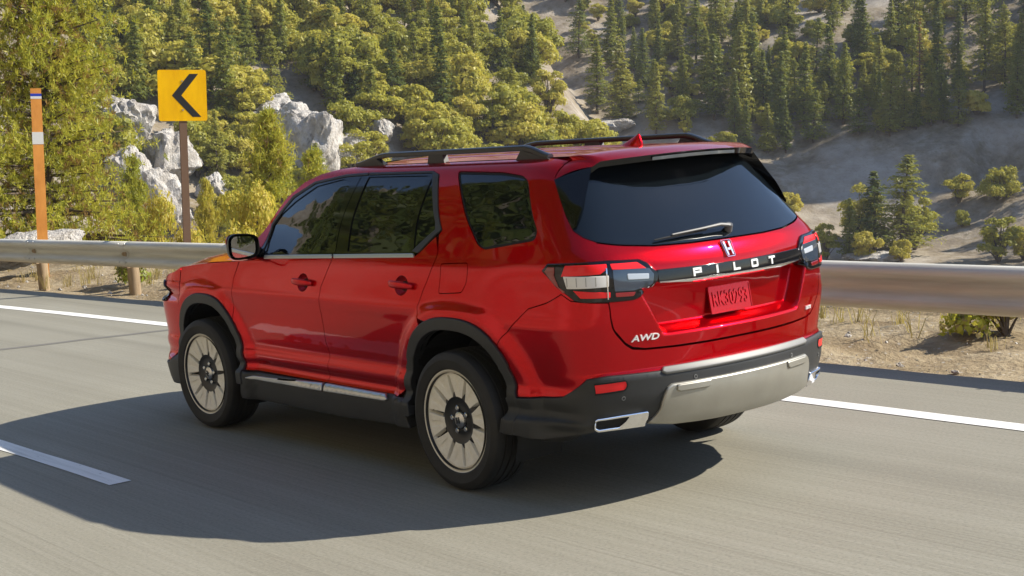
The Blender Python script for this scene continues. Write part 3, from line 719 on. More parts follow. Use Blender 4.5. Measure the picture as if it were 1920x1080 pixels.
    fa_t = FA[(FA[:, 1] > .5)]; fa_t = fa_t[np.argsort(fa_t[:, 0])]
    wing_top = sx([(3.21, float(hood_z(3.21))), (2.95, float(hood_z(2.95))), (2.7, float(hood_z(2.7))), (2.45, float(hood_z(2.45)))]); wing_top = np.concatenate([wing_top, [(4.076, 1.166)]])
    fw = np.concatenate([sx([(3.215, .88)]), wing_top, front_cut[-2:0:-1], [(4.07, .46)], fa_t[fa_t[:, 0] < 5.02]])
    o = panel('wing', [fw], red, car, gap=G, depth=.02); both(o)
    # ---- nose: bumper skin, grille, headlights
    nz = [(0.0, .88), (.0, .60), (.06, .52), (.25, .42), (1, .40), (3, .40), (3.75, .42), (3.94, .52), (4, .60), (4, .88), (4, 1.00), (3.6, .985), (3, .975), (2, .975), (1, .975), (.4, .985), (0, 1.0)]
    fb = panel('bumper', [np.array(nz)], red, car, f=nose, fn=nose_n, gap=.002, step=(.04, .03)); fb['label'] = 'red nose bumper'
    panel('grille', [rnd([(1.05, .60), (2.95, .60), (3.0, .93), (1.0, .93)], .05)], gb, fb, f=nose, fn=nose_n, off=.012, depth=.03, bevel=.01)
    for q in range(5): zz = .64 + q * .058; panel('grille_bar', [[(1.1, zz), (2.9, zz), (2.9, zz + .02), (1.1, zz + .02)]], MATS['chrome'], fb, f=nose, fn=nose_n, off=.024, depth=.014, bevel=.004, step=(.06, .02))
    lip = panel('bumper_lower', [np.array([(0.02, .505), (.25, .41), (1, .39), (3, .39), (3.75, .41), (3.98, .505), (3.98, .27), (3.6, .25), (.4, .25), (.02, .27)])], clad, fb, f=nose, fn=nose_n, off=.012, depth=.05, bevel=.006, step=(.05, .03))
    wedge = panel('wing_tip', [[(0, .86), (0, 1.0), (.4, .985), (1, .975), (1, .995), (.4, 1.02), (.12, 1.06), (0, 1.095)]], red, car, f=nose, fn=nose_n, gap=.001, step=(.04, .02)); both(wedge)
    hl = panel('headlight', [rnd([(.30, .86), (.96, .84), (1.0, .955), (.34, .975)], .03)], MATS['lens_clear'], car, f=nose, fn=nose_n, off=.010, depth=.03, bevel=.006)
    panel('headlight_bezel', [rnd([(.28, .845), (.98, .825), (1.02, .968), (.32, .988)], .03), rnd([(.31, .87), (.95, .85), (.99, .948), (.35, .968)], .03)], gb, hl, f=nose, fn=nose_n, off=.012, depth=.03)
    panel('daytime_light', [rnd([(.62, .52), (.80, .52), (.80, .72), (.62, .72)], .02)], MATS['lens_clear'], hl, f=nose, fn=nose_n, off=.008, depth=.02); both(hl)
    # ---- bonnet
    m = MB(); rows = []
    for x in np.linspace(2.28, 3.80, 40):
        row = []
        for s in np.linspace(-1, 1, 41):
            wy = float(width(x, min(hood_z(x), 1.15))) - .006
            xx = x - .30 * abs(s) ** 3.2 * sstep(2.9, 3.8, x)
            wy = wy - .10 * sstep(3.0, 3.8, x)
            z = float(hood_z(xx)) + .060 * (1 - abs(s) ** 2.6) * (1 - .75 * sstep(3.2, 3.8, x)) + .014 * (sstep(.50, .62, abs(s)) - sstep(.75, 1.0, abs(s)))
            row.append((xx, s * wy, z + .003))
        rows.append(row)
    m.grid(rows); b = len(m.v); m.build('bonnet', red, car, True)
    # ---- windscreen
    rows = []
    for t in np.linspace(0, 1, 14):
        row = []
        for s in np.linspace(-1, 1, 21):
            y = s * (.80 + (.60 - .80) * t); x = (2.66 - .45 * abs(s) ** 2.2) * (1 - t) + (1.56 - .24 * abs(s) ** 2.2) * t
            z = (1.215 - .01 * s * s) * (1 - t) + (1.752 - .022 * s * s) * t + .03 * math.sin(math.pi * t)
            row.append((x, y, z))
        rows.append(row)
    MB().grid(rows, flip=True).build('windscreen', glass, car, True)
    MB().grid([[(2.30 + .36 * (1 - abs(s) ** 2.2) * k, s * .86, 1.175 + .05 * k) for s in np.linspace(-1, 1, 15)] for k in (0, 1)]).build('cowl', clad, car, True)
    # ---- roof with pressed ribs
    roof_z = lambda x, y: 1.739 + (.036 - .012 * sstep(.8, 1.5, x) - .010 * sstep(.2, -.7, x)) * (1 - (abs(y) / .60) ** 2.4)
    rows = []
    for i, x in enumerate(np.linspace(-.615, 1.52, 70)):
        row = []
        for s in np.linspace(-1, 1, 121):
            lim = float(width(min(x, 1.3), 1.738)) - .002
            y = s * lim * (1 - .0 * x); xx = x - .22 * abs(s) ** 2.2 * sstep(1.0, 1.52, x)
            rib = sum(math.exp(-((y - c) / .016) ** 2) for c in (-.42, -.25, -.085, .085, .25, .42)) * .006 * sstep(-.50, -.40, x) * sstep(1.42, 1.30, x)
            z = roof_z(x, y) - rib - .022 * sstep(1.15, 1.52, x) * (1 if True else 0)
            row.append((xx, y, z))
        rows.append(row)
    roof = MB().grid(rows).build('roof', red, car, True)
    # shark-fin aerial
    rows = []
    for t in np.linspace(0, 1, 12):
        zz = t * .066; xb = -.545 + .035 * t ** .8 + .012 * (1 - t) ** 6; xf = -.345 - .165 * t ** .9; wd = .032 * (1 - t) ** .75 + .004
        rows.append([(xb + (xf - xb) * (.5 - .5 * math.cos(q)), wd * math.sin(q) * (1 if True else 0) * (1 - .55 * (.5 - .5 * math.cos(q))), 1.762 + zz) for q in np.linspace(0, 2 * math.pi, 24, endpoint=False)])
    m = MB().grid(rows, closed_v=True, flip=True); b = len(m.v); m.f.append(tuple(range(b - 24, b))); m.build('aerial', red, car, True)
    # ---- roof rails: a bowed bar with shaped feet
    m = MB(); rows = []
    xs = np.concatenate([np.linspace(-.47, -.36, 10), np.linspace(-.33, 1.12, 34), np.linspace(1.16, 1.36, 12)])
    for x in xs:
        lift = .054 * min(sstep(-.50, -.26, x), 1) * sstep(1.40, 1.02, x) ** .9
        yb = .592 - .010 * sstep(.4, 1.3, x); zb = 1.742 + lift
        rows.append([(x, yb + a * .024, zb + c) for a, c in ((-.8, -.002), (-.7, .009), (-.3, .014), (.3, .014), (.75, .008), (.9, -.004), (.7, -.017), (-.6, -.017))])
    m.grid(rows, closed_v=True, flip=True); b = len(m.v); m.f.append(tuple(range(8))[::-1]); m.f.append(tuple(range(b - 8, b)))
    rail = m.build('roof_rail', pbr('satin_black', (.008, .008, .009), .28), car, angle=40)
    for x0, x1, s0, s1 in ((-.48, -.20, 0, .05), (.43, .60, .02, .02), (1.02, 1.37, .10, 0)):
        f = MB(); zt = lambda x: 1.742 + .054 * sstep(-.50, -.26, x) * sstep(1.40, 1.02, x) ** .9 - .012
        P = [[(x0, .575, 1.728), (x0, .610, 1.728), (x0 + s0, .610, zt(x0 + s0)), (x0 + s0, .575, zt(x0 + s0))], [(x1, .575, 1.728), (x1, .610, 1.728), (x1 - s1, .610, zt(x1 - s1)), (x1 - s1, .575, zt(x1 - s1))]]
        f.grid(P, closed_v=True); f.f.append((0, 1, 2, 3)); f.f.append((7, 6, 5, 4)); f.build('rail_foot', clad, rail)
    both(rail)
    # ---- tailgate
    low = [(.229, 1.322), (.174, 1.232), (.122, 1.04), (.066, .956), (-.005, .89), (-.06, .835), (-.109, .808), (-.20, .794), (-.40, .789), (-.7, .787)]
    up = [(-.7, 1.277), (-.583, 1.277), (-.274, 1.283), (-.05, 1.298)]
    mir = lambda pts: [(-2 - u, z) for u, z in pts]
    gate = np.array(low + mir(low)[::-1] + mir(up)[::-1][::-1][::-1] + up[::1]) if False else np.array(low + mir(low)[::-1] + [(-2 - u, z) for u, z in up[::-1]] + up)
    tg = panel('tailgate', [gate], red, car, gap=G, depth=.022, step=(.018, .011)); tg['label'] = 'red tailgate with number plate recess'
    gl = [(.225, 1.325), (.366, 1.347), (.475, 1.383), (.505, 1.447), (.45, 1.49), (.35, 1.53), (.24, 1.62), (.17, 1.69)]
    gu = [(-.05, 1.301), (-.274, 1.286), (-.583, 1.280), (-.85, 1.280)]
    glp = np.array(gl[::-1][::1] + gu + mir(gu)[::-1] + mir(gl[::-1])[::-1])
    panel('rear_window', [glp], glass, tg, off=.001, gap=.001, depth=.01, step=(.03, .02))
    # black bar between the lamps
    bar = [(-.27, 1.171), (-.28, 1.113), (-.6, 1.109), (-.9, 1.108)]; bart = [(-.9, 1.166), (-.6, 1.168)]
    barp = np.array(bar + mir(bar)[::-1] + mir(bart)[::-1][::1][::-1][::-1] + bart) if False else np.array(bar + mir(bar)[::-1] + [(-2 - u, z) for u, z in bart[::-1]] + bart)
    panel('trim_bar', [barp], gb, tg, off=.012, depth=.075, bevel=.003)
    ba = [(-.285, 1.114), (-.6, 1.110), (-.9, 1.109)]; bb = [(u, z - .007) for u, z in ba]
    panel('trim_bar_edge', [np.array(bb + mir(bb)[::-1] + mir(ba) + ba[::-1])], MATS['chrome'], tg, off=.013, depth=.02, step=(.05, .01))
    # letters P I L O T: wide strokes, raised on the bar
    def on_rear(y, z, off):
        u = float(rear_u(abs(y), z)); u = u if y >= 0 else -2 - u
        return surf2(u, z) + surf2_n(u, z) * off
    st = .0115; w_, h_ = .052, .040                                                 # stroke, width, height
    def rect(a, b, c, d): return [(a, b), (c, b), (c, d), (a, d)]
    LET = {'P': [rect(0, 0, st, h_), rect(st, h_ - st, w_, h_), rect(w_ - st, .013 + st, w_, h_ - st), rect(st, .013, w_, .013 + st * .9)],
           'I': [rect(.02, 0, .02 + st * 1.1, h_)], 'L': [rect(.004, 0, .004 + st, h_), rect(.004 + st, 0, w_, st * .95)],
           'O': [rect(0, .004, st, h_ - .004), rect(w_ - st, .004, w_, h_ - .004), rect(.004, h_ - st * .9, w_ - .004, h_), rect(.004, 0, w_ - .004, st * .9)],
           'T': [rect(0, h_ - st * .95, w_, h_), rect(w_ / 2 - st / 2, 0, w_ / 2 + st / 2, h_ - st * .95)]}
    for ch, (u, z) in zip('PILOT', FT['letters']):
        yc = float(surf2(u, z)[1]); m = MB(); zc = 1.1385
        for r in LET[ch]: m.prism(r, lambda a, b: on_rear(yc - (a - w_ / 2), zc + b - h_ / 2, .010), lambda a, b: on_rear(yc - (a - w_ / 2), zc + b - h_ / 2, .0165))
        m.build('letter', MATS['chrome'] if False else pbr('letter_silver', (.80, .80, .79), .35, .1), tg)
    def text_on(txt, name, yc, zc, height, stretch, off, thick, mat, parent, slant=0.):
        c = bpy.data.curves.new(name, 'FONT'); c.body = txt; c.size = 1; c.align_x = 'CENTER'; c.align_y = 'CENTER'; c.resolution_u = 3; c.offset = .012
        t = bpy.data.objects.new(name, c); COL.objects.link(t); bpy.context.view_layer.update()
        me = t.to_mesh(); V = [v.co.copy() for v in me.vertices]; Fc = [tuple(q.vertices) for q in me.polygons]
        from collections import Counter
        ec = Counter(); 
        for q in Fc:
            for a, b in zip(q, q[1:] + q[:1]): ec[tuple(sorted((a, b)))] += 1
        s = height / .70; n = len(V); vv = []
        for lay in (off - thick, off):
            for q in V: vv.append(on_rear(yc - (q.x * stretch + slant * q.y) * s, zc + q.y * s, lay))
        ff = [tuple(i + n for i in q) for q in Fc]
        for q in Fc:
            for a, b in zip(q, q[1:] + q[:1]):
                if ec[tuple(sorted((a, b)))] == 1: ff.append((a, b, b + n, a + n))
        t.to_mesh_clear(); bpy.data.objects.remove(t)
        return mk(name, vv, ff, mat, parent, False)
    sil = pbr('letter_silver', (.80, .80, .79), .35, .1)
    ya = float(surf2(*FT['awd'][0])[1]); yb = float(surf2(*FT['awd'][1])[1])
    text_on('AWD', 'badge', (ya + yb) / 2, .849, .030, 1.35, .008, .008, sil, tg, .25)
    text_on('ELITE', 'badge', -.612, .842, .0165, 1.1, .008, .008, sil, tg, .25)
    # maker's badge: an upright H in a rounded frame
    def emblem(parent, yc, zc, sz, P, mat):
        m = MB()
        def poly(pts): m.prism(pts, lambda a, b: P(yc - a * sz, zc + b * sz, .002), lambda a, b: P(yc - a * sz, zc + b * sz, .014))
        for s in (-1, 1):
            q = [(s * .30, .42), (s * .40, .42), (s * .24, -.42), (s * .10, -.42)]; q2 = [(s * .16, .42), (s * .34, .42), (s * .30, -.42), (s * .16, -.42)]
            poly(q2 if s > 0 else q2[::-1])
        poly([(-.17, .02), (-.13, -.12), (.13, -.12), (.17, .02)])
        fr = [(-.50, .44), (-.42, .52), (.42, .52), (.50, .44), (.40, -.44), (.32, -.52), (-.32, -.52), (-.40, -.44)]
        fi = [(a * .93, b * .94) for a, b in fr]
        for i in range(8): j = (i + 1) % 8; poly([fr[j], fr[i], fi[i], fi[j]])
        m.build('emblem', mat, parent)
    emblem(tg, float(surf2(*FT['emblem'][0])[1]), 1.226, .074, on_rear, MATS['chrome'])
    # number plate: stamped tin in the paint colour
    px0, pz0 = -1.105, .972
    platef = lambda y, z, off: np.array([px0 + .012 * (z - pz0) / .08 - off, y, z])
    pl = MB(); pp = rnd([(-.1525, -.068), (.1525, -.068), (.1525, .068), (-.1525, .068)], .012)
    pl.prism([tuple(q) for q in pp[::-1]], lambda a, b: platef(a, pz0 + b, 0), lambda a, b: platef(a, pz0 + b, .006))
    plate = pl.build('number_plate', red, tg)
    def plate_text():
        c = bpy.data.curves.new('plate_text', 'FONT'); c.body = 'RK30293'; c.size = 1; c.align_x = 'CENTER'; c.align_y = 'CENTER'; c.extrude = 0; c.offset = .015; c.resolution_u = 3
        t = bpy.data.objects.new('t', c); COL.objects.link(t); bpy.context.view_layer.update(); me = t.to_mesh()
        V = [v.co.copy() for v in me.vertices]; Fc = [tuple(q.vertices) for q in me.polygons]; wdt = max(v.x for v in V) - min(v.x for v in V)
        from collections import Counter
        ec = Counter()
        for q in Fc:
            for a, b in zip(q, q[1:] + q[:1]): ec[tuple(sorted((a, b)))] += 1
        n = len(V); k = .255 / wdt; kz = .072 / .70
        vv = [platef(-q.x * k, pz0 + q.y * kz, o_) for o_ in (.004, .0105) for q in V]
        ff = [tuple(i + n for i in q) for q in Fc] + [(a, b, b + n, a + n) for q in Fc for a, b in zip(q, q[1:] + q[:1]) if ec[tuple(sorted((a, b)))] == 1]
        t.to_mesh_clear(); bpy.data.objects.remove(t)
        mk('plate_characters', vv, ff, red, plate if False else tg, False)
    plate_text()
    m = MB()
    for a, b, c, d in ((-.15, .062, .15, .067), (-.15, -.067, .15, -.062), (-.151, -.062, -.146, .062), (.146, -.062, .151, .062)):
        m.prism(rect(a, b, c, d)[::-1], lambda q, w: platef(q, pz0 + w, .004), lambda q, w: platef(q, pz0 + w, .009))
    m.build('plate_rim', red, tg)
    # wiper
    wz = lambda u, z, o_: surf2(u, z) + surf2_n(u, z) * o_
    m = MB(); m.tube([wz(-1.05, 1.318, .03), wz(-.95, 1.324, .036), wz(-.75, 1.318, .032), wz(-.45, 1.309, .026)], [.012, .009, .007, .005], 8)
    m.tube([wz(-1.06, 1.312, -.002), wz(-1.05, 1.320, .036)], [.022, .018], 12)
    wp = m.build('wiper', pbr('wiper_grey', (.11, .11, .11), .4), tg, angle=40)
    MB().tube([wz(-.80, 1.318, .022), wz(-.5, 1.308, .016), wz(-.29, 1.300, .014)], [.008, .0075, .004], 6).build('wiper_blade', blk, tg, angle=50)
    # ---- spoiler: red top running out of the roof, black underside and side fins, brake light
    A, B = [], []
    prof = [(0, None), (.15, None), (.30, None), (.45, None), (.55, None), (.598, None)]
    for y, _ in prof: A.append((-.620, y, roof_z(-.62, y)))
    A += [tuple(surf(side_u(-.622, z), z)) for z in (1.722, 1.70, 1.665, 1.630)]
    n = len(A); tt = np.linspace(0, 1, n)
    ys = np.array([0, .145, .29, .43, .515, .555, .572, .583, .590, .594]); 
    for i, y in enumerate(ys): B.append((-.945 + .165 * (y / .594) ** 2.4, y, 1.728 - .022 * (y / .594) ** 2 - .022 * sstep(.55, .594, y)))
    A, B = np.array(A), np.array(B)
    def sec(t): P = A * (1 - t) + B * t; P[:, 2] += .012 * math.sin(math.pi * t); return P
    half = np.array([sec(t) for t in np.linspace(0, 1, 12)])
    full = np.concatenate([half[:, ::-1] * [1, -1, 1], half[:, 1:]], 1)
    sp_ = MB().grid(full, flip=True).build('spoiler', red, car, True)
    m = MB(); te = full[-1]; lower = te + [.012, 0, -.030]; under = te * [1, .97, 1] + [.20, 0, -.045]
    m.grid([te, lower, under], flip=True); m.build('spoiler_underside', gb, sp_, True, angle=50)
    q = []
    for s in np.linspace(-.30, .30, 25): k = s / .594; q.append((-.945 + .165 * abs(k) ** 2.4 - .002, s, 1.728 - .022 * k * k - .012))
    q = np.array(q); MB().grid([q, q + [.003, 0, -.016]], flip=True).build('brake_light', pbr('lens_dark', (.10, .11, .12), .1, coat=1), sp_, True)
    # side fins: gloss black pieces from the spoiler ends down to the shoulder
    dz = np.linspace(0, 1, 14); ge = np.array([(.598, 1.632), (.56, 1.55), (.52, 1.455), (.485, 1.39)])
    gu_ = np.interp(dz, np.linspace(0, 1, 4), ge[:, 0]); gz_ = np.interp(dz, np.linspace(0, 1, 4), ge[:, 1])
    E0 = surf(gu_, gz_) + surf_n(gu_, gz_) * .001
    tipc = np.array([B[-1], (-.812, .655, 1.585), (-.835, .715, 1.50), (-.842, .775, 1.40)])
    E1 = np.stack([hermite(np.linspace(0, 1, 4), tipc[:, i], dz) for i in range(3)], 1)
    iu = np.interp(dz, [0, .4, .75, 1], [.10, .24, .40, .47]); iz = np.interp(dz, [0, .4, .75, 1], [1.675, 1.585, 1.49, 1.395]); E2 = surf(iu, iz)
    fin = MB().grid([E0, E0 * .5 + E1 * .5 + surf_n(gu_, gz_) * .006, E1], flip=False); fin.grid([E1, E1 * .5 + E2 * .5, E2])
    both(fin.build('tailgate_fin', gb, car, True, angle=40))
    # ---- bumper (red) and its lower cladding
    bt = [(-.109, .799), (-.06, .827), (.0, .884), (.073, .953), (.128, 1.038)]
    ra_b = RA[(RA[:, 0] < 1.40)]; ra_b = ra_b[np.argsort(-ra_b[:, 1])]; ra_b = ra_b[(ra_b[:, 1] < .80) & (ra_b[:, 1] > .56)]
    bl = np.array(bt + lampbot.tolist() + bcut.tolist() + ra_b.tolist() + [(1.322, .548)] + FT['bclad'][1:6] + [(-.6, .684)])
    topc = [(-.6, .782), (-.4, .784), (-.20, .789)]
    bump = np.concatenate([bl, [(-2 - u, z) for u, z in bl[::-1]], [(-2 - u, z) for u, z in topc[::-1]], topc])
    rb = panel('bumper', [bump], red, car, gap=G, depth=.02, step=(.025, .02)); rb['label'] = 'red tail bumper skin'
    cl = np.array([(-.6, .682)] + FT['bclad'][5:0:-1] + [(1.318, .543), (1.285, .45), (1.25, .365), (.9, .35), (.5, .375), (.2, .40), (-.1, .430), (-.3, .45), (-.6, .45)])
    clp = np.concatenate([cl, [(-2 - u, z) for u, z in cl[::-1]]])
    bc = panel('bumper_cladding', [clp], clad, rb, off=.012, depth=.05, bevel=.006, step=(.03, .02))
    tr = [(-.27, .668), (-.30, .688), (-.6, .690)]; tb = [(-.6, .660), (-.30, .660)]
    panel('sunlit_bevel_strip', [np.array(tr + mir(tr)[::-1] + mir(tb)[::-1] + tb)], MATS['silver'] if False else pbr('sunlit_bevel_grey', (.17, .17, .165), .5), rb, off=.020, depth=.015, bevel=.006, step=(.04, .01))  # lighter grey strip added to paint sunlight caught by the cladding's top bevel
    sk = [(-.30, .598), (-.33, .612), (-.6, .613)]; sb = [(-.75, .400), (-.6, .403), (-.40, .410), (-.225, .430)]
    panel('skid_plate', [np.array(sk[::-1] + sb[::-1] + mir(sb) + mir(sk))], MATS['silver'], rb, off=.030, depth=.05, bevel=.010, step=(.03, .02))
    for mm in (0, 1):
        q = np.array([(-.36, .606), (-.36, .580), (-.385, .572), (-.60, .572), (-.615, .580), (-.615, .606)]); q = np.array(mir(q)) if mm else q
        panel('skid_pad', [q], MATS['silver'], rb, off=.040, depth=.012, bevel=.005, step=(.03, .02))
        ex = np.array(FT['exh']); ex = rnd(ex, .012)
        rf = rnd(np.array(FT['refl']), .01); ri = shrink(rf, .006)
        fx = (lambda a: np.array(mir(a))) if mm else (lambda a: np.asarray(a))
        exr = np.array(FT['exh']); e0, e1 = exr[:, 0].min(), exr[:, 0].max(); ec = exr.mean(0); ei = ec + (exr - ec) * [.86, .60]; ei[:, 0] = np.maximum(ei[:, 0], e0 + .30 * (e1 - e0)); ei = rnd(ei, .008)
        fin_ = panel('exhaust_finisher', [fx(ex), fx(ei)], MATS['chrome'], rb, off=.026, depth=.04, bevel=.005, step=(.02, .01))
        panel('exhaust_opening', [fx(ei)], blk, rb, off=.014, depth=.03)
        panel('reflector_bezel', [fx(shrink(rf, -.008)), fx(rf)], blk, rb, off=.016, depth=.01); panel('reflector', [fx(rf)], MATS['lens_red'], rb, off=.0145, depth=.01, bevel=.002)
        for c, r in ((FT['sensors'][0], .011), (FT['sensors'][1], .010)):
            panel('parking_sensor', [fx(ell(c, r * 1.2, r, 16)), fx(ell(c, r * .75, r * .62, 16))], MATS['grey_plastic'], rb, off=.0145, depth=.008)
    # ---- tail lamps
    lamp_o = rnd(np.array(FT['lamp']), .014); lc = np.array(FT['lampcut'])
    tl = panel('tail_lamp', [lamp_o], gb, car, off=.012, depth=.03, bevel=.006, step=(.03, .015))
    for nm, mat_, of in (('lamp_redtop', 'lens_red', .0155), ('lamp_rt2', 'lens_red', .0155), ('lamp_redbot', 'lens_red', .0155), ('lamp_rb2', 'lens_deep_red', .0155), ('lamp_white', 'lens_clear', .017), ('lamp_smoke', 'lens_smoke', .016), ('lamp_led', 'lens_led', .0185)):
        panel('lens', [rnd(np.array(FT[nm]), .008)], MATS[mat_], tl, off=of, depth=.008, bevel=.002, step=(.03, .015))
    oute = np.array([(.87, 1.176), (.85, 1.212), (.93, 1.212), (.975, 1.192), (.89, 1.138), (.76, 1.092), (.74, 1.100), (.82, 1.120)])
    panel('lens', [oute], MATS['lens_deep_red'], tl, off=.0152, depth=.006, step=(.03, .015))
    # fluted reflectors inside the white lens and the chrome line along the cut
    for q in np.linspace(.30, .70, 4):
        panel('lens_flute', [[(q - .006, 1.122), (q + .006, 1.122), (q + .006, 1.164), (q - .006, 1.164)]], pbr('flute', (.36, .35, .33), .2, coat=1), tl, off=.018, depth=.004, step=(.02, .02))
    panel('lamp_divider', [[(.155, 1.20), (.170, 1.20), (.150, 1.055), (.137, 1.055)]], MATS['chrome'], tl, off=.0175, depth=.006)
    both(tl)
    # ---- arch cladding, sill cladding
    for oo, ii in ((RA, RI), (FA, FI)):
        if oo is RA: loop = np.concatenate([sx([(.455, .36)]), oo, sx([(-.49, .36)]), ii[::-1]])
        else: loop = np.concatenate([sx([(3.30, .42)]), oo, sx([(2.33, .36)]), ii[::-1]])
        both(panel('arch_cladding', [loop], clad, car, off=.014, depth=.075, bevel=.005, step=(.02, .02)))
    sl = sx([(2.335, .445), (1.27, .452), (.47, .455), (.445, .36), (.42, .29), (1.2, .262), (2.38, .262), (2.36, .36)])
    sc = panel('sill_cladding', [sl], clad, car, off=.006, depth=.06, bevel=.006, step=(.05, .02))
    stp = np.array(FT['strip']); sA = np.array([stp[0], (3.05, .4465), (3.035, .403), (3.90, .398), (3.945, .41)]); sB = np.array([(3.028, .4470), stp[2], stp[3], stp[4], (3.015, .4035)])
    for q in (sA, sB): panel('sill_strip', [rnd(q, .012)], MATS['satin_trim'], sc, off=.016, depth=.014, bevel=.006, step=(.05, .01))
    both(sc)
    # ---- dark inner shell behind the shut lines, with wheel openings; floor and wheel housings
    su = np.concatenate([np.linspace(-1, 1, 9), np.linspace(1.2, 5.0, 30)])
    shell = np.concatenate([[(-1, .47)], [(.6, .47), (1.0, .42), (1.2, .38)], [(q[0], q[1]) for q in RI[::-1]], [(2.3, .28), (3.0, .28), (4.0, .28)], [(q[0], q[1]) for q in FI[::-1]], [(5.0, .45), (5.0, 1.04), (4.5, 1.10), (4.05, 1.14)], sx([(2.05, 1.25), (1.9, 1.5), (1.6, 1.66), (1.2, 1.70), (0, 1.715), (-.5, 1.71)]), [(.6, 1.66), (-1, 1.66)]])
    def shell_f(u, z): P = surf2(u, z).copy(); P[..., 0] += .12 * sstep(.35, -.15, u); return P
    ish = panel('inner_shell', [shell], blk, car, f=shell_f, off=-.024, depth=.01, step=(.06, .05)); both(ish)
    m = MB()
    m.box((1.62, 0, .315), (3.7, 1.30, .10)); m.box((-.66, 0, .52), (.50, 1.2, .10)); m.box((3.35, 0, .33), (.7, 1.3, .16)); m.box((1.35, 0, .70), (1.75, 1.80, .75))
    m.build('floor_pan', blk, car)
    for cx in (-.025, 2.815):
        m = MB(); rows = []
        for t in np.linspace(R(-25), R(205), 30):
            rows.append([(cx + .455 * math.cos(t), y, .40 + .455 * math.sin(t) * 1.03) for y in (.62, .70, .80, .90, .935)])
        m.grid(rows); n = len(rows)
        m.f.append(tuple(i * 5 for i in range(n)))
        both(m.build('wheel_housing', blk, car))
    m = MB(); m.tube([(-.85, .55, .40), (-.6, .5, .38), (-.3, .45, .36)], .035, 8); m.tube([(-.05, -.75, .36), (-.05, .75, .36)], .04, 8); m.box((-.55, -.1, .40), (.5, .9, .10)); m.build('exhaust_silencer', MATS['dark_alloy'], car)
    # ---- door mirrors
    m = MB(); rows = []
    cx, cy, cz = 2.06, 1.035, 1.275
    for i, t in enumerate(np.linspace(0, 1, 12)):                                  # from the glass edge forward to the nose of the housing
        k = math.cos(t * math.pi / 2) ** .55; kx = cx + .155 * t
        ring = []
        for q in np.linspace(0, 2 * math.pi, 28, endpoint=False):
            c, s = math.cos(q), math.sin(q); e = (abs(c) ** 4 + abs(s) ** 4) ** -.25
            ring.append((kx + .03 * c * (1 - t), cy + .094 * c * e * k, cz + .080 * s * e * k * (1 + .10 * c) + .01 * t))
        rows.append(ring)
    m.grid(rows, closed_v=True, flip=False); mir_ = m.build('door_mirror', pbr('satin_black', (.008, .008, .009), .28), car, angle=50)
    q = []
    for k in (1.0, .5, .02):
        q.append([(cx + .004 + .03 * c, cy + .080 * c * e * k, cz + .066 * s * e * k * (1 + .10 * c)) for c, s, e in ((math.cos(t), math.sin(t), (abs(math.cos(t)) ** 4 + abs(math.sin(t)) ** 4) ** -.25) for t in np.linspace(0, 2 * math.pi, 28, endpoint=False))])
    gl_ = MB().grid([[(x - .0 + .0, y, z) for x, y, z in r] for r in q], closed_v=True, flip=False)
    gl_.v = [(cx + .008 + .26 * (v[1] - cy) * .35, v[1], v[2]) for v in gl_.v]
    gl_.build('mirror_glass', MATS['mirror_glass'], mir_)
    cap = MB(); rows2 = [[(x + .004, cy + (y - cy) * 1.03, cz + (z - cz) * 1.03) for x, y, z in r[1:13]] for r in rows[2:11]]
    cap.grid(rows2); cap.build('mirror_cap', red, mir_, True)
    MB().tube([(2.12, .90, 1.225), (2.11, 1.00, 1.235)], [.04, .045], 10).build('mirror_arm', gb, mir_, True)
    both(mir_)
    # ---- wheels
    def wheel(cx, side, steer=0.):
        w = MB()
        barrel = [(.262, .118), (.258, .10), (.240, .07), (.236, -.02), (.245, -.09), (.262, -.115)]
        w.lathe_y(barrel, 72); wob = w.build('wheel', MATS['dark_alloy'], car, True)
        wob.location = (cx, .865 * 1, .378)
        # tyre
        Rt = .3785
        tp = [(.268, -.108), (.285, -.124), (.320, -.131), (.350, -.126), (.366, -.114), (.3725, -.100)]
        grooves = [-.066, -.022, .022, .066]; tread = []
        last = -.100
        for g in grooves:
            tread += [(Rt - .004 * (abs(g - .006) / .1) ** 2, g - .006), (Rt - .009, g - .0045), (Rt - .009, g + .0045), (Rt - .004 * (abs(g + .006) / .1) ** 2, g + .006)]
        tp += tread + [(.3725, .100), (.366, .114), (.350, .126), (.335, .1305), (.331, .1318), (.327, .1305), (.300, .127), (.285, .123), (.276, .114), (.268, .106)]
        MB().lathe_y(tp, 128).build('tyre', MATS['rubber'], wob, True, angle=28)
        # rim lip and spokes: ten broad machined blades with dark windows between
        rm = MB(); rm.lathe_y([(.262, .100), (.270, .112), (.279, .116), (.2815, .110), (.279, .100)], 96)
        rm.lathe_y([(.262, .100), (.250, .104), (.246, .098), (.246, .08)], 96)
        n = 10
        for i in range(n):
            a0 = 2 * math.pi * i / n
            rs = np.linspace(.128, .250, 8); P = []
            for r in rs:
                hw = R(11.4 + 4.4 * ((r - .128) / .122) ** .8)
                P.append([(r * math.cos(a0 + t * hw), .088 + .016 * ((r - .128) / .122) - .034 * (abs(t) > 1.01) - .007 * (abs(t) < .25) * max(0, min(1, (.250 - r) / .03, (r - .150) / .03)), r * math.sin(a0 + t * hw)) for t in (-1.14, -1, -.34, -.22, 0, .22, .34, 1, 1.14)])
            rm.grid(P, flip=False)
        rim = rm.build('rim', MATS['alloy'], wob, True, angle=35)
        # dark centre dish with painted roots of the spokes, nuts and cap
        MB().lathe_y([(.236, .045), (.170, .052), (.150, .080), (.128, .0865), (.118, .082), (.085, .070), (.070, .074), (.052, .074), (.048, .055)], 72).build('rim_centre', MATS['dark_alloy'], wob, True, angle=40)
        MB().lathe_y([(.048, .070), (.044, .084), (.030, .092), (.0, .094)], 32).build('hub_cap', MATS['lug_steel'], wob, True, angle=40)
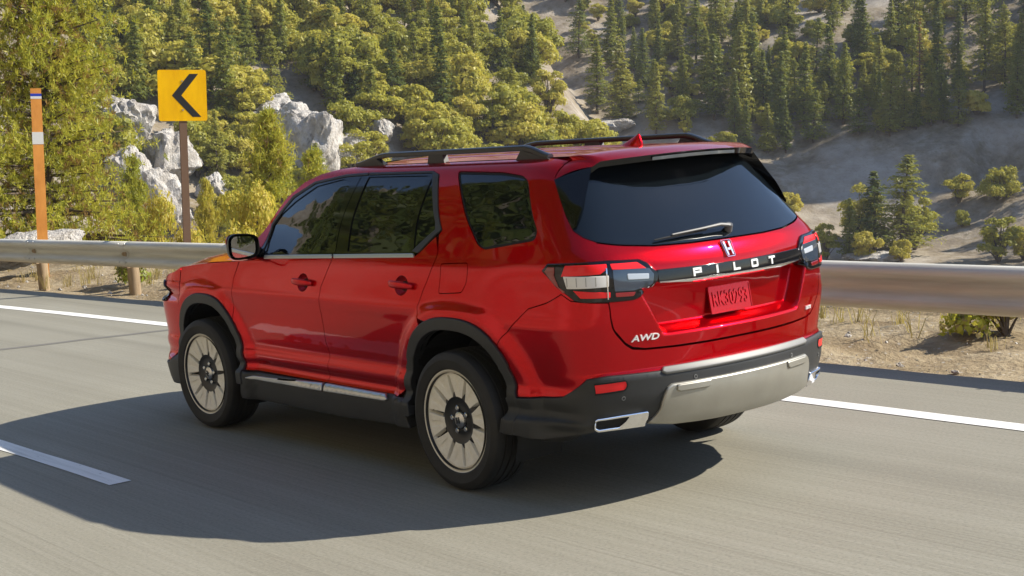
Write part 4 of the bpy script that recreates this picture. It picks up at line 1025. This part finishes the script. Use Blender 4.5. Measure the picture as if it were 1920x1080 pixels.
        em = MB()
        for s in (-1, 1): em.box((s * .010, .095, 0), (.006, .004, .034))
        em.box((0, .0955, 0), (.016, .004, .007)); em.build('emblem', MATS['dark_alloy'], wob)
        for i in range(5):
            a0 = 2 * math.pi * i / 5 + .3; lm = MB(); lm.lathe_y([(.0145, .066), (.0145, .084), (.010, .088), (0, .088)], 12, c=(.066 * math.cos(a0), 0, .066 * math.sin(a0))); lm.build('wheel_nut', MATS['lug_steel'], wob, True, angle=40)
        MB().lathe_y([(.17, .02), (.165, .032), (.09, .032), (.08, .045), (.05, .045)], 48).build('brake_disc', MATS['brake_steel'], wob, True, angle=40)
        if side < 0: wob.scale = (1, -1, 1); wob.location.y = -.865
        wob.rotation_euler = (0, R(17 * cx + 11), steer)
        return wob
    wheel(0, 1); wheel(WB, 1, R(3)); wheel(0, -1); wheel(WB, -1, R(3))
    return car
suv = build_car()
# ------------------------------------------------------------------ plants
def leaf_mat(name, cols, var=.35, rough=.6):
    """leaf colour varies from plant to plant and from leaf clump to leaf clump; some light passes through"""
    m, nt, b = new_mat(name); k = NT(nt); nt.nodes.remove(b)
    rnd_ = k.n('ObjectInfo').outputs['Random']; pos = k.obj()
    n1 = k.noise(pos, .9, 3, .6); isl = k.n('NewGeometry').outputs['Random Per Island']
    f = k.math('ADD', k.math('MULTIPLY', rnd_, .55), k.math('ADD', k.math('MULTIPLY', n1, .45), k.math('MULTIPLY', isl, .30)))
    col = k.ramp(f, [(.25 + .22 * i, c) for i, c in enumerate(cols)])
    d = k.n('BsdfDiffuse', {'Color': col, 'Roughness': .5}); t = k.n('BsdfTranslucent', {'Color': k.mix(.4, col, (.55, .48, .06))})
    g = k.n('BsdfGlossy', {'Color': (.5, .5, .45), 'Roughness': .45})
    mx = k.n('MixShader', {0: .42}); nt.links.new(d.outputs[0], mx.inputs[1]); nt.links.new(t.outputs[0], mx.inputs[2])
    m2 = k.n('MixShader', {0: .04}); nt.links.new(mx.outputs[0], m2.inputs[1]); nt.links.new(g.outputs[0], m2.inputs[2])
    nt.links.new(m2.outputs[0], nt.nodes['Material Output'].inputs[0]); MATS[name] = m; return m
leaf_mat('pine_needles', [(.075, .115, .032), (.145, .195, .042), (.25, .28, .05), (.35, .34, .065)])
leaf_mat('oak_leaves', [(.24, .255, .038), (.39, .385, .055), (.53, .49, .075), (.62, .53, .10)])
leaf_mat('dry_leaves', [(.10, .055, .02), (.22, .12, .04), (.32, .19, .07), (.36, .24, .11)])
leaf_mat('near_needles', [(.19, .25, .032), (.36, .395, .046), (.53, .50, .065), (.64, .51, .09)])
leaf_mat('dead_needles', [(.22, .10, .035), (.36, .19, .075), (.42, .24, .10), (.46, .30, .15)])
leaf_mat('straw', [(.30, .22, .09), (.40, .31, .14), (.50, .40, .20), (.55, .46, .26)])
m_, nt_, b_ = new_mat('bark'); k_ = NT(nt_); a_ = k_.noise(k_.mapping(k_.obj(), (6, 6, 1.2)), 1, 5, .65)
k_.set(b_.inputs['Base Color'], k_.ramp(a_, [(.3, (.055, .04, .03)), (.7, (.16, .12, .085))])); b_.inputs['Roughness'].default_value = .95; MATS['bark'] = m_

def leaves_mesh(name, C, N, size, aspect, mat, rg, mats=None, frac=0.):
    """C centres, N rough facing; one bent diamond leaf-spray per centre"""
    n = len(C); N = N + rg.normal(0, .42, (n, 3)); N /= np.linalg.norm(N, axis=1, keepdims=True)
    T = np.cross(N, rg.normal(0, 1, (n, 3))); T /= np.maximum(np.linalg.norm(T, axis=1, keepdims=True), 1e-6); B = np.cross(N, T)
    s = size * rg.uniform(.6, 1.35, (n, 1)); w = s * aspect
    V = np.stack([C - T * s, C + B * w + N * s * .12, C + T * s, C - B * w + N * s * .12], 1).reshape(-1, 3)
    me = bpy.data.meshes.new(name); me.vertices.add(4 * n); me.vertices.foreach_set('co', V.astype(np.float32).ravel())
    me.loops.add(4 * n); me.loops.foreach_set('vertex_index', np.arange(4 * n, dtype=np.int32))
    me.polygons.add(n); me.polygons.foreach_set('loop_start', np.arange(0, 4 * n, 4, dtype=np.int32)); 
    me.materials.append(mat)
    if mats: 
        me.materials.append(mats); me.polygons.foreach_set('material_index', (rg.random(n) < frac).astype(np.int32))
    me.update(calc_edges=True); me.validate(); return me
def tufts(C, N, rg, k, spread):
    """each centre becomes a brush of k needles"""
    D = rg.normal(0, 1, (len(C), k, 3)) + N[:, None] * .6; D /= np.linalg.norm(D, axis=2, keepdims=True)
    return (C[:, None] + D * spread).reshape(-1, 3), D.reshape(-1, 3)
def needles_mesh(name, C, D, length, width, mat, rg, mats=None, frac=0., k=1):
    n = len(C); T = D; B = np.cross(T, rg.normal(0, 1, (n, 3))); B /= np.maximum(np.linalg.norm(B, axis=1, keepdims=True), 1e-6)
    s = length * rg.uniform(.6, 1.3, (n, 1)); w = width * rg.uniform(.7, 1.3, (n, 1))
    V = np.stack([C - T * s, C + B * w, C + T * s, C - B * w], 1).reshape(-1, 3)
    me = bpy.data.meshes.new(name); me.vertices.add(4 * n); me.vertices.foreach_set('co', V.astype(np.float32).ravel())
    me.loops.add(4 * n); me.loops.foreach_set('vertex_index', np.arange(4 * n, dtype=np.int32))
    me.polygons.add(n); me.polygons.foreach_set('loop_start', np.arange(0, 4 * n, 4, dtype=np.int32)); me.materials.append(mat)
    if mats: me.materials.append(mats); me.polygons.foreach_set('material_index', np.repeat(rg.random(n // k) < frac, k).astype(np.int32))
    me.update(calc_edges=True); return me
def mesh_of(mb, name, mat): 
    o = mb.build(name, mat, None, True); me = o.data; bpy.data.objects.remove(o); return me
def pine_proto(seed, h=12., spread=2.6, whorls=34, mat='pine_needles', size=.20, sparse=0., base=.08, dens_=17, mats=None, frac=0., power=.85, brush=0):
    rg = np.random.default_rng(seed); C, N = [], []; tr = MB()
    lean = rg.normal(0, .012, 2) * h
    axis_ = lambda t: np.array([lean[0] * t * t, lean[1] * t * t, h * t])
    tr.tube([axis_(t) for t in np.linspace(-.06, .98, 9)], [h * .017 * (1.12 - t) for t in np.linspace(0, 1, 9)], 7)
    for i in range(whorls):
        t = base + (1 - base) * (i + rg.uniform(0, .8)) / whorls
        L = spread * ((1 - t) ** power * .97 + .03) * rg.uniform(.75, 1.18)
        if t < base + .12: L *= .55 + .45 * (t - base) / .12
        nb = rg.integers(5, 8)
        for b in range(nb):
            if rg.random() < sparse: continue
            a = 2 * math.pi * (b + rg.uniform(-.35, .35)) / nb + i * 1.7; l = L * rg.uniform(.55, 1.15)
            dirv = np.array([math.cos(a), math.sin(a), 0]); up = .10 + .35 * t - .25 * (1 - t)
            p0 = axis_(t)
            if l > .5: tr.tube([p0, p0 + dirv * l * .8 + np.array([0, 0, l * up * .8])], [.02 + .012 * l, .008], 4, False)
            k = max(4, int(dens_ * (l / spread * 2.2 + .5)))
            f = rg.uniform(.18, 1.05, k) ** .8
            P = p0 + dirv * (l * f)[:, None] + np.stack([0 * f, 0 * f, l * up * f - .12 * l * f * f], 1)
            P = P + rg.normal(0, 1, (k, 3)) * np.array([.17, .17, .10]) * (.4 + .5 * l)
            C.append(P); N.append(np.tile(dirv * .45 + np.array([0, 0, .9]), (k, 1)))
    C, N = np.concatenate(C), np.concatenate(N)
    if brush:
        C2, D2 = tufts(C, N, rg, brush, size * .9)
        return mesh_of(tr, 'trunk', MATS['bark']), needles_mesh('crown', C2, D2, size, size * .16, MATS[mat], rg, mats and MATS[mats], frac, brush)
    return mesh_of(tr, 'trunk', MATS['bark']), leaves_mesh('crown', C, N, size, .42, MATS[mat], rg, mats and MATS[mats], frac)
def oak_proto(seed, h=5., r=2.6, lobes=22, n=8000, mat='oak_leaves', size=.15, mats=None, frac=0., squash=.75):
    rg = np.random.default_rng(seed); tr = MB()
    C, N = [], []
    for i in range(lobes):
        a = rg.uniform(0, 2 * math.pi); q = rg.random() ** .55; zz = rg.uniform(.10, 1) ** 1.0
        rr = r * q * math.sqrt(max(0.05, 1 - (zz * 1.0 - .35) ** 2 * 1.6)) * .82
        c = np.array([rr * math.cos(a), rr * math.sin(a), h * (.12 + .74 * zz)]); lr = r * rg.uniform(.26, .46) * (1.1 - .35 * zz)
        tr.tube([(0, 0, h * .02), (c[0] * .4, c[1] * .4, c[2] * .55), tuple(c)], [.034 * h, .014 * h, .005 * h], 5, False)
        k = int(n / lobes * (lr / (r * .36)) ** 2)
        d = rg.normal(0, 1, (k, 3)); d /= np.linalg.norm(d, axis=1, keepdims=True); d[:, 2] = np.where(d[:, 2] < -.35, -d[:, 2], d[:, 2])
        rad = lr * (rg.uniform(.62, 1.06, (k, 1))) * (1 + .22 * np.sin(d[:, :1] * 5 + i) * np.cos(d[:, 1:2] * 4 + i))
        C.append(c + d * rad * np.array([1, 1, squash])); N.append(d)
    C, N = np.concatenate(C), np.concatenate(N); C[:, 2] = np.maximum(C[:, 2], .02)
    return mesh_of(tr, 'trunk', MATS['bark']), leaves_mesh('crown', C, N, size, .55, MATS[mat], rg, mats and MATS[mats], frac)
PINES = [pine_proto(11, 12, 2.7, 34), pine_proto(12, 12, 2.3, 36, sparse=.1), pine_proto(13, 12, 3.3, 30, sparse=.15, power=.7), pine_proto(14, 12, 2.5, 32, sparse=.2, base=.14)]
OAKS = [oak_proto(21), oak_proto(22, 4.2, 2.9, 26, 8400), oak_proto(23, 6, 2.5, 24, 8400), oak_proto(24, 3.2, 2.2, 18, 6000), oak_proto(25, 7, 2.8, 28, 9000)]
DEAD = pine_proto(31, 12, 1.1, 26, 'dead_needles', .18, .35, .12, 6)
def plant(name, protos, loc, hscale, wscale=None, rz=0., lean=True, label=None, cat='tree', group=None):
    r = empty(name, loc); w = wscale or hscale; r.scale = (w, w, hscale)
    r.rotation_euler = (LEAN @ Matrix.Rotation(rz, 3, 'Z')).to_euler()
    for nm, me in zip(('trunk', 'crown'), protos):
        o = bpy.data.objects.new(nm, me); COL.objects.link(o); o.parent = r
    tag(r, label, cat, group); return r
def px_of(P):
    P = np.asarray(P, float) - CAM_POS; z = P @ _f; return np.stack([960 + 2756.4 * (P @ _r) / z, 540 - 2756.4 * (P @ _u) / z], -1), z
def ground_hit(px, py, t0=25., t1=300.):
    """where the line of sight through a picture point meets the land"""
    d = ray_px(px, py); t = np.arange(t0, t1, .4); P = CAM_POS + d * t[:, None]; g = P[:, 2] - land(P[:, 0], P[:, 1])
    i = np.argmax(g < 0)
    if g[i] >= 0: return None
    return P[i]
TREES = []                                                   # (kind, root, px, py, height in px, depth)
def add_tree(kind, px, py, hpx=None, h=None, proto=None, P=None, wide=1.0, rs=None):
    P = ground_hit(px, py) if P is None else P
    if P is None: return None
    q, z = px_of(P); H = h if h else hpx * z / 2756.4
    lib, h0 = {'pine': (PINES, 12.), 'oak': (OAKS, None), 'dead': ([DEAD], 12.)}[kind]
    i = int(rs.integers(len(lib))) if proto is None else proto
    h0 = h0 or [5., 4.2, 6., 3.2, 7.][i]
    r = plant({'pine': 'pine_tree', 'oak': 'live_oak', 'dead': 'dead_pine'}[kind], lib[i], (P[0], P[1], land(P[0], P[1]) - .1), H / h0, H / h0 * wide, (rs.uniform(0, 6.28) if rs is not None else px * .37))
    TREES.append([kind, r, float(q[0]), float(q[1]), H * 2756.4 / float(z), float(z), P]); return r
rs = np.random.default_rng(5)
def pale(px, py):
    """bare places that the trees keep clear of: gully, scree, rock faces, cut bank (picture coordinates of the foot)"""
    if 1430 < px < 1960 and 225 + (1920 - px) * .14 < py < 352: return True
    g = 1010 + (py - 20) * .30
    if -20 < py < 262 and g - 34 < px < g + 40 + py * .32 and not (py > 60 and px > g + 92): return True
    if 490 < px < 660 and 215 < py < 345: return True
    if 195 < px < 360 and 215 < py < 430: return True
    return False
placed = []
def scatter(n, box, kinds, hr, minpx, tries=22):
    x0, x1, y0, y1 = box; c = 0
    for _ in range(n * tries):
        if c >= n: break
        px, py = rs.uniform(x0, x1), rs.uniform(y0, y1)
        if pale(px, py): continue
        if any((px - a) ** 2 + ((py - b) * 1.7) ** 2 < minpx ** 2 for a, b in placed): continue
        P = ground_hit(px, py)
        if P is None: continue
        kind = kinds[int(rs.integers(len(kinds)))]
        lo, hi = hr[kind]; add_tree(kind, px, py, h=rs.uniform(lo, hi), P=P, rs=rs, wide=rs.uniform(.85, 1.2)); placed.append((px, py)); c += 1
# trees one can pick out in the photograph (foot of the tree in the picture, height in picture points)
for k, x, y, hp, pr, wd in (('pine', 1690, 478, 190, 2, 1.5), ('pine', 1640, 470, 150, 0, 1.6), ('oak', 1610, 455, 120, 4, .9), ('oak', 1715, 470, 110, 2, .9), ('pine', 1592, 488, 118, 1, 1.2), ('oak', 1548, 492, 78, 2, .8), ('oak', 1630, 492, 66, 0, 1.),
                            ('oak', 1798, 385, 62, 0, 1.), ('oak', 1870, 375, 66, 1, .9), ('oak', 1803, 425, 32, 3, .8), ('oak', 1872, 492, 92, 2, 1.1), ('oak', 1918, 488, 70, 4, 1.), ('oak', 1690, 492, 44, 3, .8), ('oak', 1480, 400, 40, 3, 1.),
                            ('pine', 1197, 195, 48, 2, 1.5), ('pine', 1165, 232, 150, 0, 1.3), ('pine', 1120, 215, 140, 3, 1.3), ('pine', 1145, 130, 130, 1, 1.2), ('pine', 1085, 110, 110, 2, 1.2), ('pine', 1280, 200, 110, 1, 1.2), ('pine', 1305, 120, 130, 3, 1.1), ('pine', 1385, 240, 190, 1, 1.0), ('pine', 1340, 225, 160, 0, 1.2), ('pine', 1410, 215, 190, 3, 1.0),
                            ('dead', 1723, 195, 160, 0, 1.), ('pine', 1555, 195, 160, 1, .9), ('pine', 1620, 205, 90, 3, 1.1), ('pine', 1440, 290, 95, 0, 1.3), ('pine', 1525, 270, 100, 2, 1.3), ('pine', 1610, 255, 90, 2, 1.3), ('pine', 1695, 245, 90, 0, 1.3), ('pine', 1845, 175, 180, 3, .9), ('pine', 1795, 140, 130, 1, 1.), ('pine', 1765, 215, 90, 2, 1.2), ('oak', 1440, 275, 26, 3, 1.), ('oak', 1355, 283, 36, 3, 1.2), ('oak', 1285, 255, 40, 2, .8),
                            ('oak', 1235, 95, 46, 1, 1.1), ('oak', 1265, 55, 44, 3, 1.1), ('oak', 1530, 72, 34, 1, 1.2), ('oak', 1610, 85, 40, 3, 1.2), ('pine', 640, 75, 90, 0, 1.1), ('pine', 700, 110, 110, 2, 1.2), ('pine', 160, 170, 170, 1, 1.0), ('pine', 195, 200, 150, 3, 1.1), ('pine', 890, 240, 105, 2, 1.2), ('pine', 960, 215, 95, 1, 1.2)):
    add_tree(k, x, y, hpx=hp, proto=pr, wide=wd, rs=rs); placed.append((x, y))
scatter(84, (1220, 1960, -100, 262), ['pine', 'pine', 'pine', 'oak'], {'pine': (7, 12), 'oak': (2.8, 4.8)}, 30)
scatter(70, (1230, 1960, -90, 235), ['oak'], {'oak': (2.2, 4.4)}, 23)
scatter(24, (1040, 1240, -60, 235), ['pine', 'oak'], {'pine': (5, 9), 'oak': (2, 3.5)}, 34)
scatter(84, (140, 1040, -90, 250), ['pine'], {'pine': (5.5, 9.5)}, 42)
scatter(34, (1370, 1960, 140, 300), ['pine', 'pine', 'oak'], {'pine': (5, 9.5), 'oak': (2.4, 4.2)}, 22)
scatter(195, (150, 1110, -90, 340), ['oak'], {'oak': (3.2, 5.8)}, 24)
scatter(14, (380, 640, 300, 450), ['oak', 'oak', 'pine'], {'oak': (2.5, 4.5), 'pine': (5, 7)}, 45)

# the nearer trees on the embankment just behind the rail
NEARPINE = pine_proto(41, 9.5, 3.3, 64, 'near_needles', .075, .06, .05, 20, 'dry_leaves', .20, .75, 12)
MIDPINE = pine_proto(42, 7, 2.2, 50, 'near_needles', .075, .12, .06, 16, 'dry_leaves', .06, .7, 10)
NEAROAK = oak_proto(43, 5, 2.4, 26, 26000, 'near_needles', .065)
def near_tree(px, depth, hpx_top, protos, h0, wide, label, name='pine_tree', rz=0.):
    c = at_depth(px, 300, depth); zg = float(land(c[0], c[1])) - .15; top = at_depth(px, hpx_top, depth)[2]
    s = (top - zg) / h0; return plant(name, protos, (c[0], c[1], zg), s, s * wide, rz, label=label, group='nearer trees behind the barrier')
near_tree(70, 34, -330, NEARPINE, 9.5, .72, 'big yellow-green pine with rusty tufts filling the left edge behind the marker post')
near_tree(215, 52, 300, MIDPINE, 7, .55, 'yellow-green young pine right of the big pine, between marker post and sign', rz=1.)
near_tree(475, 50, 215, MIDPINE, 7, .72, 'green young pine above the bonnet, right of the curve sign', rz=2.2)
near_tree(545, 56, 290, MIDPINE, 7, .6, 'lower green young pine just ahead of the windscreen', rz=4.)
near_tree(345, 60, 345, MIDPINE, 7, .42, 'thin young pine straight behind the sign post, before pale rocks', rz=.4)
near_tree(415, 42, 330, NEAROAK, 5, .42, 'leafy green bush above the door mirror behind the barrier', 'live_oak', rz=.4)
near_tree(285, 44, 345, NEAROAK, 5, .36, 'small olive bush between curve sign and big pine, behind the barrier', 'live_oak', rz=2.4)

# pale rock outcrops on the spur and the boulder by the marker post
def rock(px, py, wpx, hpx, seed, label, depth=None, sink=.35):
    rg = np.random.default_rng(seed)
    P = at_depth(px, py, depth) if depth else ground_hit(px, py)
    if P is None: return
    z = px_of(P)[1]; W_, H_ = wpx * z / 2756.4, hpx * z / 2756.4
    bm = bmesh.new(); bmesh.ops.create_icosphere(bm, subdivisions=5, radius=1)
    cuts = [(Vector(rg.normal(0, 1, 3)).normalized(), rg.uniform(.55, .9)) for _ in range(26)]
    off = rg.uniform(0, 50, 3)
    for v in bm.verts:
        p = v.co.copy()
        for n, d in cuts:
            e = p.dot(n) - d
            if e > 0: p -= n * e * .92
        f = float(fbm(np.array(p.x * 2.2 + off[0] + p.z), np.array(p.y * 2.2 + off[1] - p.z * .7), 5)); g_ = float(fbm(np.array(p.x * 5 + off[2]), np.array(p.z * 3.2 + p.y * 5), 4)); v.co = p * (1 + .34 * f - .22 * abs(g_))
    me = bpy.data.meshes.new('rock'); bm.to_mesh(me); bm.free(); me.materials.append(MATS['rock'])
    me.polygons.foreach_set('use_smooth', [True] * len(me.polygons)); me.set_sharp_from_angle(angle=R(32))
    o = bpy.data.objects.new('rock_outcrop', me); COL.objects.link(o)
    o.scale = (W_ * .62, W_ * .62, H_ * .62); o.rotation_euler = (0, 0, rg.uniform(0, 6.28))
    o.location = (P[0], P[1], (float(land(P[0], P[1])) if not depth else P[2]) + H_ * sink); tag(o, label, 'rock', 'pale rock outcrops'); return o
rock(585, 322, 150, 150, 1, 'broad pale rock face above the front door roofline')
rock(510, 240, 100, 70, 2, 'pale rock face right of the curve sign among bushes')
rock(300, 425, 130, 120, 3, 'pale crag left of the sign post low on the slope')
rock(232, 275, 110, 110, 4, 'pale leaning rock slab left below the curve sign')
rock(330, 340, 120, 100, 5, 'pale rock directly below the curve sign')
rock(255, 370, 90, 110, 6, 'narrow pale rock between the young pine and sign post')
rock(560, 268, 90, 70, 21, 'pale broken rock between the two young pines and the roof rail')
rock(655, 318, 80, 70, 22, 'pale rock behind the roof rail front foot')
rock(430, 300, 60, 50, 23, 'pale rock left of the green young pine')
rock(205, 220, 70, 50, 24, 'pale rock beside the big pine, left above the crag')
rock(405, 385, 60, 60, 25, 'pale rock low between sign post and door mirror')
rock(715, 270, 60, 50, 7, 'small pale rock just above the roof rail front')
rock(620, 182, 30, 26, 8, 'small whitish rock high among oaks right of the sign')
rock(530, 92, 36, 16, 9, 'small pale ledge high on the left spur')
rock(1150, 250, 90, 26, 10, 'low pale rock bar at the gully mouth above the aerial')
rock(1640, 490, 120, 24, 11, 'flat pale boulder peeping over the barrier below the tree clump')
rock(60, 452, 190, 62, 12, 'whitish boulder behind the barrier at the foot of the marker post', depth=25., sink=-.15)
# ------------------------------------------------------------------ verge litter, tufts, reflected wood; labels of the hillside trees
def scatter_stones():
    rg = np.random.default_rng(9); m = MB(); base = []
    for q in range(5):
        bm = bmesh.new(); bmesh.ops.create_icosphere(bm, subdivisions=1, radius=1); V = [np.array(v.co) * (1 + .25 * rg.normal(0, 1)) for v in bm.verts]; F = [tuple(v.index for v in f.verts) for f in bm.faces]; bm.free(); base.append((np.array(V), F))
    n = 900; X = rg.uniform(-9, 26, n); Y = -3.15 - rg.random(n) ** 1.3 * 3.6; S = .008 + .032 * rg.random(n) ** 4
    for x, y, s in zip(X, Y, S):
        V, F = base[int(rg.integers(5))]; a = rg.uniform(0, 6.28); c, sn = math.cos(a), math.sin(a)
        W = V * s * np.array([1, .8, .55]); W = np.stack([W[:, 0] * c - W[:, 1] * sn + x, W[:, 0] * sn + W[:, 1] * c + y + road_y(x), W[:, 2] + .005 - .03 * (y < -3.3)], 1); m.add(W, F)
    o = m.build('gravel', MATS['rock'], None, False); tag(o, 'loose pale stones strewn along the dirt verge', 'gravel', kind='stuff')
scatter_stones()
def grass():
    rg = np.random.default_rng(10); V, F = [], []
    n = 520; X = rg.uniform(-6, 26, n); Y = -3.5 - rg.random(n) ** .8 * 3.2
    for x, y in zip(X, Y):
        if fbm(np.array(x / 1.6), np.array(y / 1.2 + 7)) < -.02: continue
        k = int(rg.integers(8, 20)); hh = rg.uniform(.08, .30)
        for _ in range(k):
            a = rg.uniform(0, 6.28); r = rg.uniform(0, .10); l = hh * rg.uniform(.5, 1.2); bx, by = x + r * math.cos(a), y + road_y(x) + r * math.sin(a)
            dx, dy = rg.normal(0, .45, 2) * l; w = .005; b = len(V)
            px_, py_ = -math.sin(a) * w, math.cos(a) * w
            V += [(bx - px_, by - py_, -.06), (bx + px_, by + py_, -.06), (bx + dx * .4 + px_ * .7, by + dy * .4 + py_ * .7, l * .6), (bx + dx * .4 - px_ * .7, by + dy * .4 - py_ * .7, l * .6), (bx + dx, by + dy, l)]
            F += [(b, b + 1, b + 2, b + 3), (b + 3, b + 2, b + 4)]
    o = mk('dry_grass', V, F, MATS['straw'], None, False); tag(o, 'thin dry grass growing along the verge under the barrier', 'grass', kind='stuff')
grass()
VSHRUB = oak_proto(51, .6, .45, 12, 2600, 'near_needles', .035, 'straw', .3)
for x, y, s, lab in ((.50, -4.9, .9, 'low greyish green shrub under the barrier right of the tail lamp'), (14.6, -4.5, 1.1, 'low shrub under the barrier at the left edge of the picture'), (11.3, -4.4, .9, 'low shrub under the barrier just ahead of the headlight')):
    plant('shrub', VSHRUB, (x, y + road_y(x), -.06), s, s, x, label=lab, cat='shrub', group='low shrubs under the barrier')
# wooded slope on the other side of the road: out of view, it shows in the car's flank and windows
def far_wood():
    rg = np.random.default_rng(12); Cs, Ns = [], []
    for x in np.arange(-40, 120, 3.4):
        for yo in np.arange(13, 52, 3.2):
            X, Y = x + rg.uniform(-1.6, 1.6), yo + road_y(x) + rg.uniform(-2, 2); z = float(land(X, Y)); n = 300
            h, r = rg.uniform(4, 8), rg.uniform(1.3, 2.3); t = rg.random(n); a = rg.uniform(0, 6.28, n); rr = r * (1 - t) ** .7 * rg.uniform(.6, 1.05, n)
            Cs.append(np.stack([X + rr * np.cos(a), Y + rr * np.sin(a), z + h * (.08 + .92 * t)], 1)); Ns.append(np.stack([np.cos(a), np.sin(a), 0 * a + .6], 1))
    me = leaves_mesh('wood', np.concatenate(Cs), np.concatenate(Ns), .42, .5, MATS['pine_needles'], rg)
    o = bpy.data.objects.new('wood', me); COL.objects.link(o); tag(o, 'dense wood on the slope across the road, mirrored in the car windows', 'wood', kind='stuff')
far_wood()
def ridge_wood():
    rg = np.random.default_rng(14); Cs, Ns = [], []
    for i in range(420):
        s, d = (rg.uniform(71, 150), rg.uniform(150, 262)) if i < 260 else (rg.uniform(-150, -62), rg.uniform(60, 200))
        X, Y = xy(s, d)
        if abs(Y - road_y(X)) < 16: continue
        z = float(land(X, Y)); n = 420; h, r = rg.uniform(5, 10), rg.uniform(1.3, 2.3); t = rg.random(n); a = rg.uniform(0, 6.28, n); rr = r * (1 - t) ** .75 * rg.uniform(.5, 1.05, n)
        Cs.append(np.stack([X + rr * np.cos(a), Y + rr * np.sin(a), z + h * (.06 + .94 * t)], 1)); Ns.append(np.stack([np.cos(a), np.sin(a), 0 * a + .6], 1))
    me = leaves_mesh('wood', np.concatenate(Cs), np.concatenate(Ns), .30, .45, MATS['pine_needles'], rg)
    o = bpy.data.objects.new('wood', me); COL.objects.link(o); tag(o, 'scattered conifer wood on the far ridges beside the valley', 'wood', kind='stuff')
ridge_wood()
# ---- labels for the hillside trees: by look, by landmark, then counted from the left
def label_trees():
    def zone(px, py):
        if px > 1430 and py > 352: return 'below the grey cut bank'
        if px < 215: return 'at the far left'
        if px < 430: return 'around the curve sign'
        if px < 640: return 'right of the curve sign'
        if px < 850: return 'above the roof rail'
        if px < 1060: return 'above the quarter window'
        if px < 1215: return 'beside the pale gully'
        if px < 1420: return 'above the tailgate'
        if px < 1640: return 'above the near cut bank'
        return 'above the far right cut bank'
    ORD = ['first', 'second', 'third', 'fourth', 'fifth', 'sixth', 'seventh', 'eighth', 'ninth', 'tenth', 'eleventh', 'twelfth', 'thirteenth', 'fourteenth', 'fifteenth', 'sixteenth', 'seventeenth', 'eighteenth', 'nineteenth', 'twentieth']
    groups = {}
    for t in TREES:
        kind, r, px, py, hp, z, P = t; mid = py - hp / 2
        if kind == 'pine': look = 'tall dark pine' if hp > 120 else 'slim dark pine' if hp > 85 else 'short dark pine'
        elif kind == 'oak': look = 'big round olive oak' if hp > 62 else 'round olive oak' if hp > 44 else 'small olive bush'
        else: look = 'bare reddish dead pine'
        band = 'topmost' if mid < 10 else 'high' if mid < 60 else 'midway' if mid < 130 else 'low' if mid < 210 else 'lowest'
        groups.setdefault((look, band, zone(px, py)), []).append(t)
    for (look, band, zn), L in groups.items():
        L.sort(key=lambda t: t[2]); n = len(L)
        for i, t in enumerate(L):
            lab = f'{look} {band} {zn}' if n == 1 else f'{ORD[min(i, 19)]} {look} from the left {band} {zn}'
            if n == 1 and look.startswith('bare'): lab = f'{look} {zn}'
            tag(t[1], lab, 'tree', {'pine': 'pines on the hillside', 'oak': 'oaks on the hillside', 'dead': 'dead pines on the hillside'}[t[0]])
label_trees()
print('trees', len(TREES))
# ------------------------------------------------------------------ thin mountain haze between the camera and the far slopes
def haze_box():
    m = bpy.data.materials.new('haze'); m.use_nodes = True; nt = m.node_tree; nt.nodes.clear()
    out = nt.nodes.new('ShaderNodeOutputMaterial'); v = nt.nodes.new('ShaderNodeVolumePrincipled')
    v.inputs['Color'].default_value = (.90, .93, 1, 1); v.inputs['Density'].default_value = .00024; v.inputs['Anisotropy'].default_value = .1
    nt.links.new(v.outputs[0], out.inputs['Volume'])
    top, bot = float(gz.max()) + 12, float(gz.min()) - 1.2
    o = MB().box((0, 0, (top + bot) / 2), (4600, 4600, top - bot)).build('haze', m); tag(o, 'thin pale mountain haze filling the valley', 'haze', kind='stuff')
haze_box()
